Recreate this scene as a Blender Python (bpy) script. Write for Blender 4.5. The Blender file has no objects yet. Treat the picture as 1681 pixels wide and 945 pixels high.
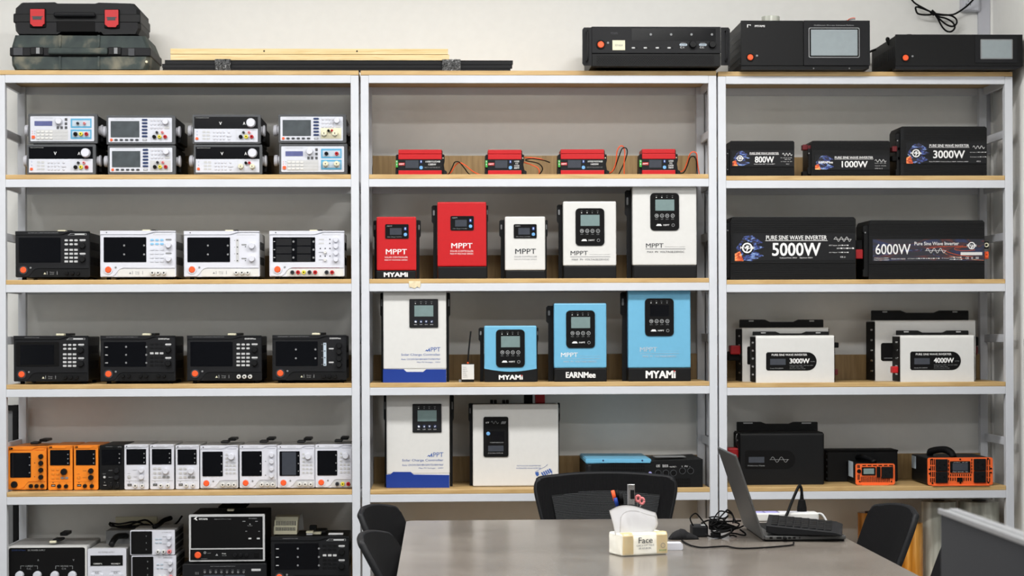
import bpy, bmesh, math, random
from mathutils import Vector, Matrix
random.seed(7)
SC = bpy.context.scene
COL = SC.collection
# ---------------------------------------------------------------- camera
F = 3200.0            # focal length in pixels of the 1681 px wide frame
TH = 0.0369           # yaw to the right of the rack normal
RO = -0.00387         # tiny roll
HY = 537.4            # horizon row
CZ = 1.30             # eye height
YF = 6.40             # front plane of the racks
cam_d = bpy.data.cameras.new('camera')
cam = bpy.data.objects.new('camera', cam_d); COL.objects.link(cam)
rt = Vector((math.cos(TH), -math.sin(TH), 0)); up = Vector((0, 0, 1)); fw = Vector((math.sin(TH), math.cos(TH), 0))
eu = rt*math.cos(RO)+up*math.sin(RO); ev = -rt*math.sin(RO)+up*math.cos(RO)
cam.matrix_world = Matrix(((eu.x, ev.x, -fw.x, 0), (eu.y, ev.y, -fw.y, 0), (eu.z, ev.z, -fw.z, CZ), (0, 0, 0, 1)))
cam_d.sensor_fit = 'HORIZONTAL'; cam_d.sensor_width = 36
cam_d.lens = F*36/1681
cam_d.shift_y = (HY-472.5)/1681
cam_d.clip_start = 0.05; cam_d.clip_end = 50
cam_d.dof.use_dof = True; cam_d.dof.focus_distance = 5.5; cam_d.dof.aperture_fstop = 7.5
SC.camera = cam
# ---------------------------------------------------------------- light, exposure
SC.view_settings.view_transform = 'Standard'
SC.view_settings.look = 'None'
SC.view_settings.gamma = 1
SC.view_settings.use_curve_mapping = False
SC.view_settings.exposure = 0.09
W = bpy.data.worlds.new('room_world'); SC.world = W; W.use_nodes = True
W.node_tree.nodes['Background'].inputs[0].default_value = (0.80, 0.90, 1.0, 1)
W.node_tree.nodes['Background'].inputs[1].default_value = 0.25
CEIL = 2.95
def area(name, x, y, z, sx, sy, power, col=(1, .985, .965), rot=(0, 0, 0)):
    l = bpy.data.lights.new(name, 'AREA'); l.shape = 'RECTANGLE'; l.size = sx; l.size_y = sy; l.energy = power; l.color = col
    o = bpy.data.objects.new(name, l); o.location = (x, y, z); o.rotation_euler = rot; COL.objects.link(o); return o
LIGHTS = [(-1.25, 5.05, 43), (0.65, 5.05, 43), (-1.25, 3.3, 36), (0.65, 3.3, 36), (-1.25, 0.6, 34), (0.65, 0.6, 34)]
for x, y, p in LIGHTS:
    area('ceiling_panel_lamp', x, y, CEIL-0.045, 1.15, 0.28, p)
area('window_daylight', -3.1, 1.2, 1.6, 2.2, 1.5, 15, (.80, .90, 1), (0, -math.pi/2, 0))

# ---------------------------------------------------------------- helpers
def inv(px, py, Y):
    u = px-840.5; v = -(py-HY)
    a = u*math.cos(RO)-v*math.sin(RO); b = u*math.sin(RO)+v*math.cos(RO)
    t = a/F; c, s = math.cos(TH), math.sin(TH)
    X = Y*(t*c+s)/(c-t*s)
    return X, b/F*(X*s+Y*c)+CZ
def on_z(px, py, z):            # the floor-parallel point at height z seen at a pixel
    Y = 5.0
    for _ in range(12):
        X, zz = inv(px, py, Y)
        Y *= (CZ-z)/(CZ-zz)
    return inv(px, py, Y)[0], Y
def lin(c):
    return tuple(((x/255)/12.92 if x/255 <= .04045 else ((x/255+.055)/1.055)**2.4) for x in c)
MATS = {}
def mat(name, col, rough=.5, metal=0., var=.06, scale=60, bump=0., spec=.3, emit=None, trans=0., coat=0.):
    m = bpy.data.materials.new(name); m.use_nodes = True; nt = m.node_tree; b = nt.nodes['Principled BSDF']
    b.inputs['Roughness'].default_value = rough; b.inputs['Metallic'].default_value = metal
    b.inputs['Specular IOR Level'].default_value = spec
    if trans: b.inputs['Transmission Weight'].default_value = trans
    if coat: b.inputs['Coat Weight'].default_value = coat; b.inputs['Coat Roughness'].default_value = .08
    c = lin(col)
    tc = nt.nodes.new('ShaderNodeTexCoord'); n = nt.nodes.new('ShaderNodeTexNoise')
    n.inputs['Scale'].default_value = scale; n.inputs['Detail'].default_value = 3
    nt.links.new(tc.outputs['Object'], n.inputs['Vector'])
    r = nt.nodes.new('ShaderNodeValToRGB')
    r.color_ramp.elements[0].position = .3; r.color_ramp.elements[1].position = .7
    r.color_ramp.elements[0].color = (*[x*(1-var) for x in c], 1); r.color_ramp.elements[1].color = (*[min(1, x*(1+var)) for x in c], 1)
    nt.links.new(n.outputs['Fac'], r.inputs[0]); nt.links.new(r.outputs[0], b.inputs['Base Color'])
    if bump:
        bp = nt.nodes.new('ShaderNodeBump'); bp.inputs['Strength'].default_value = bump; bp.inputs['Distance'].default_value = .002
        nt.links.new(n.outputs['Fac'], bp.inputs['Height']); nt.links.new(bp.outputs[0], b.inputs['Normal'])
    if emit:
        b.inputs['Emission Color'].default_value = (*lin(col), 1); b.inputs['Emission Strength'].default_value = emit
    MATS[name] = m; return m
def ramp_mat(name, stops, vec=(1, 1, 1), scale=8, dist=0., rough=.5, detail=4, bump=0, wave=False, spec=.5, coords='Object'):
    m = bpy.data.materials.new(name); m.use_nodes = True; nt = m.node_tree; b = nt.nodes['Principled BSDF']
    b.inputs['Roughness'].default_value = rough; b.inputs['Specular IOR Level'].default_value = spec
    tc = nt.nodes.new('ShaderNodeTexCoord'); mp = nt.nodes.new('ShaderNodeMapping'); mp.inputs['Scale'].default_value = vec
    nt.links.new(tc.outputs[coords], mp.inputs[0])
    if wave:
        n = nt.nodes.new('ShaderNodeTexWave'); n.inputs['Scale'].default_value = scale; n.inputs['Distortion'].default_value = dist
        n.inputs['Detail'].default_value = detail; fac = n.outputs['Fac']
    else:
        n = nt.nodes.new('ShaderNodeTexNoise'); n.inputs['Scale'].default_value = scale; n.inputs['Detail'].default_value = detail
        n.inputs['Distortion'].default_value = dist; fac = n.outputs['Fac']
    nt.links.new(mp.outputs[0], n.inputs['Vector'])
    r = nt.nodes.new('ShaderNodeValToRGB'); el = r.color_ramp.elements
    while len(el) < len(stops): el.new(.5)
    for e, (p, c) in zip(el, stops): e.position = p; e.color = (*lin(c), 1)
    nt.links.new(fac, r.inputs[0]); nt.links.new(r.outputs[0], b.inputs['Base Color'])
    if bump:
        bp = nt.nodes.new('ShaderNodeBump'); bp.inputs['Strength'].default_value = bump; bp.inputs['Distance'].default_value = .003
        nt.links.new(fac, bp.inputs['Height']); nt.links.new(bp.outputs[0], b.inputs['Normal'])
    MATS[name] = m; return m

mat('partition_grey', (96, 98, 102), .7, var=.02)
mat('wall_paint', (241, 241, 238), .75, var=.012, scale=35, bump=.12)
mat('ceiling_paint', (235, 235, 232), .8, var=.01)
mat('white_steel', (201, 204, 210), .38, var=.02, scale=14)
ramp_mat('board_wood', [(.3, (176, 143, 92)), (.5, (190, 158, 106)), (.75, (200, 171, 120))], (1.5, 14, 14), 5, .6, .5)
ramp_mat('back_wood', [(.3, (122, 97, 58)), (.5, (138, 112, 70)), (.75, (152, 126, 82))], (14, 3, 1.2), 5, .8, .5)
ramp_mat('batten_wood', [(.3, (206, 178, 122)), (.5, (222, 198, 148)), (.75, (230, 208, 162))], (1.2, 20, 26), 6, 1.2, .6)
ramp_mat('table_laminate', [(.25, (98, 92, 85)), (.5, (112, 105, 98)), (.8, (126, 120, 112))], (1, 1, 1), 4.5, .5, .22, 8, spec=.6)
ramp_mat('floor_tile', [(.3, (62, 60, 58)), (.7, (72, 70, 67))], (1, 1, 1), 3, .4, .35)
mat('black', (11, 12, 14), .5, var=.1, scale=90, spec=.22)
mat('black2', (20, 21, 24), .55, spec=.22, var=.08, scale=90)
mat('deep', (7, 7, 8), .65, var=.1, spec=.15)
mat('graphite', (74, 76, 79), .5, var=.04)
mat('dkgrey', (58, 60, 64), .5, var=.06)
mat('grey', (128, 130, 132), .5, var=.04)
mat('lgrey', (188, 189, 190), .5, var=.03)
mat('white', (206, 208, 217), .42, var=.015)
mat('white2', (197, 198, 206), .45, var=.015)
mat('warmwhite', (208, 208, 206), .4, var=.015)
mat('cream', (214, 210, 184), .5, var=.03)
mat('panelwhite', (200, 203, 212), .45, var=.015)
mat('screen', (8, 9, 13), .14, var=.05, coat=.25)
mat('screen_film', (70, 76, 80), .22, var=.2, scale=25)
mat('lcd', (116, 136, 136), .25, var=.04)
mat('lcd_dark', (62, 66, 74), .2, var=.05)
mat('lcd_blue', (86, 92, 138), .3, var=.08)
mat('lcd_big', (142, 152, 156), .3, var=.03)
mat('orange', (232, 132, 34), .45, var=.02)
mat('orange2', (222, 132, 40), .45, var=.02)
mat('redorange', (236, 92, 48), .38, var=.03)
mat('faceorange', (238, 104, 48), .45, var=.03)
mat('red', (182, 22, 28), .4, var=.03)
mat('red2', (150, 20, 26), .45, var=.04)
mat('darkred', (92, 22, 28), .4, var=.05)
mat('pink', (226, 130, 132), .45, var=.03)
mat('yellow', (222, 210, 60), .45, var=.03)
mat('sky', (106, 172, 205), .4, var=.02)
mat('sky2', (78, 134, 166), .45, var=.02)
mat('blue', (24, 54, 136), .45, var=.02)
mat('blueink', (52, 88, 160), .5)
mat('button_blue', (112, 168, 222), .35)
mat('navy', (32, 50, 92), .45)
mat('keyblue', (132, 186, 224), .45)
mat('frameblue', (86, 156, 192), .5)
mat('green', (58, 156, 62), .45)
mat('ink', (46, 48, 54), .6)
mat('inkgrey', (126, 128, 132), .6)
mat('printwhite', (232, 232, 232), .55)
mat('printgrey', (150, 152, 154), .55)
mat('bluegrey', (178, 192, 204), .4)
mat('chrome', (190, 190, 192), .2, 1.0)
mat('alu', (168, 170, 174), .35, .6)
mat('laptop_grey', (84, 84, 84), .4, .5)
mat('lilac', (160, 158, 214), .4)
mat('fabric', (20, 20, 22), .9, var=.25, scale=300, bump=.2)
mat('felt', (50, 51, 54), .95, var=.12, scale=400, bump=.1)
ramp_mat('mesh_fabric', [(.35, (4, 4, 5)), (.65, (18, 18, 20))], (1, 1, 1), 95, .4, .85, 1, bump=.4, wave=True, spec=.15)
ramp_mat('dusty_green', [(.3, (36, 46, 48)), (.52, (52, 62, 60)), (.75, (120, 116, 100))], (1, 1, 1), 14, .3, .75, 6, bump=.2)
ramp_mat('art_blue', [(.44, (18, 19, 26)), (.50, (34, 38, 104)), (.57, (58, 88, 160)), (.66, (150, 176, 214)), (.78, (52, 30, 96))], (1, 1, 2.4), 45, 1.4, .4, 2)
ramp_mat('art_fire', [(.35, (120, 34, 20)), (.5, (226, 92, 36)), (.68, (240, 196, 130))], (1, 1, 1.6), 50, 1.0, .4, 2)
ramp_mat('art_swirl', [(.3, (24, 25, 32)), (.50, (26, 28, 44)), (.535, (86, 36, 34)), (.56, (26, 26, 34)), (.68, (28, 40, 84)), (.74, (24, 25, 32))], (.8, 1, 3.2), 9, 1.5, .4, 1)
ramp_mat('tissue_paper', [(.3, (238, 238, 240)), (.7, (250, 250, 252))], (1, 1, 1), 9, 1, .8, 3, bump=.3)
ramp_mat('pack_cream', [(.35, (242, 222, 176)), (.7, (250, 236, 200))], (1, 1, 1), 20, .3, .45, 2)
ramp_mat('pack_pale', [(.35, (240, 236, 222)), (.7, (250, 248, 238))], (1, 1, 1), 20, .3, .45, 2)
ramp_mat('film_clear', [(.3, (150, 152, 142)), (.5, (186, 188, 178)), (.72, (226, 228, 218))], (9, 9, .8), 4, .5, .18, 3)
ramp_mat('film_amber', [(.3, (150, 92, 22)), (.5, (196, 130, 44)), (.75, (226, 172, 90))], (9, 9, .8), 4, .5, .18, 3)
ramp_mat('tape_film', [(.45, (60, 61, 62)), (.55, (150, 152, 154)), (.62, (84, 85, 86)), (.75, (226, 227, 228))], (1, 1, 1), 110, 2.5, .15, 3)
ramp_mat('masking', [(.3, (204, 188, 150)), (.7, (226, 214, 184))], (1, 1, 1), 60, .4, .6, 3)
def M(n): return MATS[n] if isinstance(n, str) else n

def obj(name, verts, faces, m, parent=None, loc=(0, 0, 0), smooth=False, label=None):
    me = bpy.data.meshes.new(name); me.from_pydata(verts, [], faces); me.update()
    me.materials.append(M(m))
    if smooth:
        for p in me.polygons: p.use_smooth = True
    o = bpy.data.objects.new(name, me); COL.objects.link(o); o.location = loc
    if parent: o.parent = parent
    if label: o['label'] = label
    return o
def bm_obj(name, bm, m, parent=None, loc=(0, 0, 0), smooth=False, label=None):
    me = bpy.data.meshes.new(name); bmesh.ops.recalc_face_normals(bm, faces=bm.faces); bm.to_mesh(me); bm.free()
    for x in (m if isinstance(m, (list, tuple)) else [m]): me.materials.append(M(x))
    if smooth:
        for p in me.polygons: p.use_smooth = True
    o = bpy.data.objects.new(name, me); COL.objects.link(o); o.location = loc
    if parent: o.parent = parent
    if label: o['label'] = label
    return o
def box_bm(bm, x0, x1, y0, y1, z0, z1, bev=0, seg=2):
    g = bmesh.ops.create_cube(bm, size=1)
    vs = g['verts']
    for v in vs:
        v.co = Vector(((x0+x1)/2+v.co.x*(x1-x0), (y0+y1)/2+v.co.y*(y1-y0), (z0+z1)/2+v.co.z*(z1-z0)))
    if bev > 0:
        es = list({e for v in vs for e in v.link_edges})
        bmesh.ops.bevel(bm, geom=es, offset=min(bev, .45*min(abs(x1-x0), abs(y1-y0), abs(z1-z0))), segments=seg, affect='EDGES', profile=.5)
def box(name, x0, x1, y0, y1, z0, z1, m, parent=None, bev=0, label=None, loc=(0, 0, 0)):
    bm = bmesh.new(); box_bm(bm, x0, x1, y0, y1, z0, z1, bev)
    return bm_obj(name, bm, m, parent, loc, label=label)
def tag(o, label, cat, group=None, kind=None):
    o['label'] = label; o['category'] = cat
    if group: o['group'] = group
    if kind: o['kind'] = kind
    return o
def empty(name, loc, label, cat, group=None, rz=0):
    o = bpy.data.objects.new(name, None); COL.objects.link(o); o.location = loc; o.rotation_euler = (0, 0, rz); o.empty_display_size = .05
    return tag(o, label, cat, group)
def struct(name, x0, x1, y0, y1, z0, z1, m, bev=0):
    o = box(name, x0, x1, y0, y1, z0, z1, m, bev=bev); o['kind'] = 'structure'; return o
def smooth_pts(pts, n=6):
    out = []
    P = [Vector(p) for p in pts]; P = [P[0]*2-P[1]]+P+[P[-1]*2-P[-2]]
    for i in range(1, len(P)-2):
        for k in range(n):
            t = k/n; a, b, c, d = P[i-1], P[i], P[i+1], P[i+2]
            out.append(.5*((2*b)+(c-a)*t+(2*a-5*b+4*c-d)*t*t+(3*b-a-3*c+d)*t**3))
    out.append(P[-2]); return out
def tube_geo(pts, r, seg=8):
    verts, faces = [], []; n = len(pts); prev = None
    for i, p in enumerate(pts):
        t = (pts[min(i+1, n-1)]-pts[max(i-1, 0)])
        t = t.normalized() if t.length > 1e-9 else Vector((1, 0, 0))
        if prev is None:
            a = Vector((0, 0, 1)) if abs(t.z) < .9 else Vector((1, 0, 0)); s = t.cross(a).normalized()
        else:
            s = prev-t*prev.dot(t); s = s.normalized() if s.length > 1e-6 else t.orthogonal().normalized()
        prev = s; q = t.cross(s)
        rr = r[i] if isinstance(r, (list, tuple)) else r
        for k in range(seg):
            an = 2*math.pi*k/seg; verts.append(p+s*math.cos(an)*rr+q*math.sin(an)*rr)
    for i in range(n-1):
        for k in range(seg):
            faces.append((i*seg+k, i*seg+(k+1) % seg, (i+1)*seg+(k+1) % seg, (i+1)*seg+k))
    faces.append(tuple(range(seg-1, -1, -1))); faces.append(tuple((n-1)*seg+k for k in range(seg)))
    return verts, faces
def tube(name, pts, r, m, parent=None, seg=8, n=6, label=None, loc=(0, 0, 0)):
    pp = smooth_pts(pts, n) if n else [Vector(p) for p in pts]
    v, f = tube_geo(pp, r, seg)
    return obj(name, [tuple(x) for x in v], f, m, parent, smooth=True, label=label, loc=loc)
def prism(bm, pts, y0, y1):      # polygon in (x, z), extruded along y
    n = len(pts); a = [bm.verts.new((x, y0, z)) for x, z in pts]; b = [bm.verts.new((x, y1, z)) for x, z in pts]
    bm.faces.new(a); bm.faces.new(b[::-1])
    for i in range(n): bm.faces.new((a[i], b[i], b[(i+1) % n], a[(i+1) % n]))
def rrpts(x0, x1, z0, z1, r, k=4):
    r = min(r, .49*abs(x1-x0), .49*abs(z1-z0)); out = []
    for cx, cz, a0 in ((x1-r, z1-r, 0), (x0+r, z1-r, 90), (x0+r, z0+r, 180), (x1-r, z0+r, 270)):
        for i in range(k+1):
            a = math.radians(a0+90*i/k); out.append((cx+r*math.cos(a), cz+r*math.sin(a)))
    return out
TXT = {}
def text_geo(s, bold):
    if (s, bold) in TXT: return TXT[(s, bold)]
    c = bpy.data.curves.new('t', 'FONT'); c.body = s; c.size = 1; c.resolution_u = 2 if len(s) > 14 else 3; c.fill_mode = 'FRONT'
    o = bpy.data.objects.new('t', c); COL.objects.link(o)
    bpy.context.view_layer.update()
    me = bpy.data.meshes.new_from_object(o.evaluated_get(bpy.context.evaluated_depsgraph_get()))
    vs = [(v.co.x, v.co.y) for v in me.vertices]; fs = [tuple(p.vertices) for p in me.polygons]
    bpy.data.objects.remove(o); bpy.data.curves.remove(c); bpy.data.meshes.remove(me)
    if bold:
        k = .013*bold; v0, f0 = vs, fs; vs, fs = [], []
        for i, (dx, dy) in enumerate(((-k, -k*.5), (k, -k*.5), (-k, k*.5), (k, k*.5), (0, 0))):
            vs += [(x+dx, y+dy) for x, y in v0]; fs += [tuple(q+i*len(v0) for q in f) for f in f0]
    x0 = min(v[0] for v in vs); x1 = max(v[0] for v in vs); y0 = min(v[1] for v in vs); y1 = max(v[1] for v in vs)
    nb = len(vs)//5 if bold else len(vs)
    vs = [((x-x0)/(x1-x0), (y-y0)/(y1-y0), .00006*(i//nb)) for i, (x, y) in enumerate(vs)]
    TXT[(s, bold)] = (vs, fs); return vs, fs

class D:
    """A thing whose front face is parallel to the racks. u, v are the coordinates of a measured drawing of that
    face (crop = origin and scale); d is the distance in metres in front of (+) or behind (-) the face."""
    def __init__(s, name, label, cat, crop, Y, rest, base, u=None, group=None, root=None):
        s.c = crop if len(crop) == 4 else (crop[0], crop[1], crop[2], crop[2])
        s.Y = Y
        uc = u if u is not None else 0
        s.X0, zb = s.w(uc, base); s.dz = rest-zb; s.Z0 = rest
        s.k = (s.X0*math.sin(TH)+Y)/F
        s.root = root or empty(name, (s.X0, Y, rest), label, cat, group)
        s.par = s.root
    def w(s, u, v): return inv(s.c[0]+u/s.c[2], s.c[1]+v/s.c[3], s.Y)
    def p(s, u, v):
        X, Z = s.w(u, v); return X-s.X0, Z+s.dz-s.Z0
    def rect(s, u0, v0, u1, v1):
        um, vm = (u0+u1)/2, (v0+v1)/2
        return s.p(u0, vm)[0], s.p(u1, vm)[0], s.p(um, v1)[1], s.p(um, v0)[1]
    def len(s, u): return u/s.c[2]*s.k
    def box(s, n, u0, v0, u1, v1, d0, d1, m, bev=0, par=None, label=None):
        x0, x1, z0, z1 = s.rect(u0, v0, u1, v1)
        return box(n, x0, x1, -d1, -d0, z0, z1, m, par or s.par, bev, label)
    def boxes(s, n, rs, d0, d1, m, par=None, label=None):
        bm = bmesh.new()
        for r in rs:
            x0, x1, z0, z1 = s.rect(*r); box_bm(bm, x0, x1, -d1, -d0, z0, z1)
        return bm_obj(n, bm, m, par or s.par, label=label)
    def rr(s, n, u0, v0, u1, v1, r, d0, d1, m, par=None, label=None, k=4):
        x0, x1, z0, z1 = s.rect(u0, v0, u1, v1); bm = bmesh.new()
        prism(bm, rrpts(x0, x1, z0, z1, s.len(r), k), -d1, -d0)
        return bm_obj(n, bm, m, par or s.par, label=label)
    def poly(s, n, pts, d0, d1, m, par=None, label=None):
        bm = bmesh.new(); prism(bm, [s.p(*q) for q in pts], -d1, -d0)
        return bm_obj(n, bm, m, par or s.par, label=label)
    def cyl(s, n, u, v, r, d0, d1, m, taper=.92, par=None, label=None, seg=20):
        x, z = s.p(u, v); R = s.len(r); bm = bmesh.new(); rings = []
        e = min(.25*(d1-d0), R*.25)
        for rr_, yy in ((R, -d0), (R*(1+taper)/2, -(d1-e)), (R*taper*.9, -d1)):
            rings.append([bm.verts.new((x+rr_*math.cos(a*2*math.pi/seg), yy, z+rr_*math.sin(a*2*math.pi/seg))) for a in range(seg)])
        for a, b in zip(rings, rings[1:]):
            for i in range(seg): bm.faces.new((a[i], a[(i+1) % seg], b[(i+1) % seg], b[i]))
        bm.faces.new(rings[0]); bm.faces.new(rings[-1][::-1])
        return bm_obj(n, bm, m, par or s.par, label=label)
    def ring(s, n, u, v, r, r2, d0, d1, m, par=None, seg=20, label=None):
        x, z = s.p(u, v); bm = bmesh.new(); R = s.len(r); Q = s.len(r2)
        cs = [[bm.verts.new((x+q*math.cos(a*2*math.pi/seg), -y, z+q*math.sin(a*2*math.pi/seg))) for a in range(seg)] for q, y in ((R, d0), (R, d1), (Q, d1), (Q, d0))]
        for j in range(4):
            a, b = cs[j], cs[(j+1) % 4]
            for i in range(seg): bm.faces.new((a[i], a[(i+1) % seg], b[(i+1) % seg], b[i]))
        return bm_obj(n, bm, m, par or s.par, label=label)
    def text(s, t, u0, v0, u1, v1, m, d=.0006, bold=0, par=None, n='lettering'):
        vs, fs = text_geo(t, bold); x0, x1, z0, z1 = s.rect(u0, v0, u1, v1)
        return obj(n, [(x0+a*(x1-x0), -d-e, z0+b*(z1-z0)) for a, b, e in vs], fs, m, par or s.par)
    def tube(s, n, pts, r, m, par=None, nn=6, seg=8, label=None):
        P = []
        for u, v, d in pts:
            x, z = s.p(u, v); P.append((x, -d, z))
        return tube(n, P, r, m, par or s.par, seg, nn, label)
    def socket(s, u, v, r, m, d=0, core='deep', dd=.010):
        o = s.cyl('socket', u, v, r, d, d+dd, m, .9, seg=16)
        s.cyl('socket_hole', u, v, r*.38, d+dd-.001, d+dd+.0006, core, 1, par=o, seg=10)
        return o
    def wave(s, u0, u1, v, amp, n, m, d=.0008, w=.0007, line=True):
        pts = []
        for i in range(n*8+1):
            t = i/(n*8); x, z = s.p(u0+(u1-u0)*t, v-amp*math.sin(t*n*2*math.pi)); pts.append(Vector((x, -d, z)))
        vv, ff = tube_geo(pts, w, 4)
        if line:
            a = s.p(u0-.05*(u1-u0), v); b = s.p(u1+.05*(u1-u0), v)
            v2, f2 = tube_geo([Vector((a[0], -d, a[1])), Vector((b[0], -d, b[1]))], w*.8, 4)
            k = len(vv); vv += v2; ff += [tuple(i+k for i in f) for f in f2]
        return obj('wave_mark', [tuple(x) for x in vv], ff, m, s.par)
def fit(src, dst):       # crop tuple that maps a measured rectangle onto another place
    sx = (src[2]-src[0])/(dst[2]-dst[0]); sy = (src[3]-src[1])/(dst[3]-dst[1])
    return (dst[0]-src[0]/sx, dst[1]-src[1]/sy, sx, sy)
# ================================================================ the room
YW = 6.765                                     # face of the back wall
XR = 1.935                                     # face of the right wall
struct('floor', -3.4, XR+.1, -1.6, YW+.1, -.1, 0, 'floor_tile')
struct('ceiling', -3.4, XR+.1, -1.6, YW+.1, CEIL, CEIL+.1, 'ceiling_paint')
struct('wall_back', -3.4, XR+.1, YW, YW+.1, 0, CEIL, 'wall_paint')
struct('wall_right', XR, XR+.1, -1.6, YW, 0, CEIL, 'wall_paint')
struct('wall_left', -3.4, -3.3, -1.6, YW, 0, CEIL, 'wall_paint')
struct('wall_front', -3.4, XR+.1, -1.7, -1.6, 0, CEIL, 'partition_grey')
struct('baseboard_back', -3.3, XR, YW-.012, YW, 0, .09, 'white2')
struct('trim_1', XR-.012, XR, 5.2, 6.36, 0, inv(1678, 556, 6.3)[1], 'grey')
# ================================================================ racks
PW = .0262; BT = .0150; BH = .0260; DEP = .335
def rack(label, xl, xr, zt, posts_l=True):
    root = empty('storage_rack', ((xl+xr)/2, YF+DEP/2, 0), label, 'storage rack', 'white steel storage racks')
    cx = (xl+xr)/2; cy = YF+DEP/2; zt0 = zt[0]-BT
    def b(n, x0, x1, y0, y1, z0, z1, m, bev=.0015): return box(n, x0-cx, x1-cx, y0-cy, y1-cy, z0, z1, m, root, bev)
    for x in (xl, xr-PW):
        for y in (YF, YF+DEP-.028): b('post', x, x+PW, y, y+.028, 0, zt0-.001, 'white_steel')
    for i, z in enumerate(zt):
        zz = z-BT
        b('front_beam', xl+PW, xr-PW, YF+.001, YF+.013, zz-BH, zz, 'white_steel')
        b('back_beam', xl+PW, xr-PW, YF+DEP-.012, YF+DEP-.001, zz-BH, zz, 'white_steel')
        for x in (xl+.002, xr-.012): b('side_beam', x, x+.010, YF+.028, YF+DEP-.028, zz-BH, zz, 'white_steel')
        if i: 
            for x in (xl+.002, xr-.012): b('side_rail', x, x+.010, YF+.028, YF+DEP-.028, z+.130, z+.157, 'white_steel')
        if i == 0: b('shelf_board', xl, xr, YF, YF+DEP, zz, z, 'board_wood')
        else: b('shelf_board', xl+PW+.0005, xr-PW-.0005, YF+.0005, YF+DEP-.016, zz, z, 'board_wood')
        if 0 < i < 6: b('back_board', xl+PW+.002, xr-PW-.002, YF+DEP-.030, YF+DEP-.0165, z, z+.088, 'back_wood', .001)
    return root
ZL = [.8437, .5035, .161, -.1798, -.5300, -.872]; ZR = [.8415, .4975, .1545, -.186, -.5300, -.872]
ZL = [z+CZ for z in ZL]+[.09]; ZR = [z+CZ for z in ZR]+[.09]
rack('white steel rack at the left holding bench power supplies', -1.4381, -.2635, ZL)
rack('white steel rack in the middle holding red, white and blue solar controllers', -.2573, .9140, ZL)
rack('white steel rack at the right holding black wave inverters', .9190, 1.9010, ZR)

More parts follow.
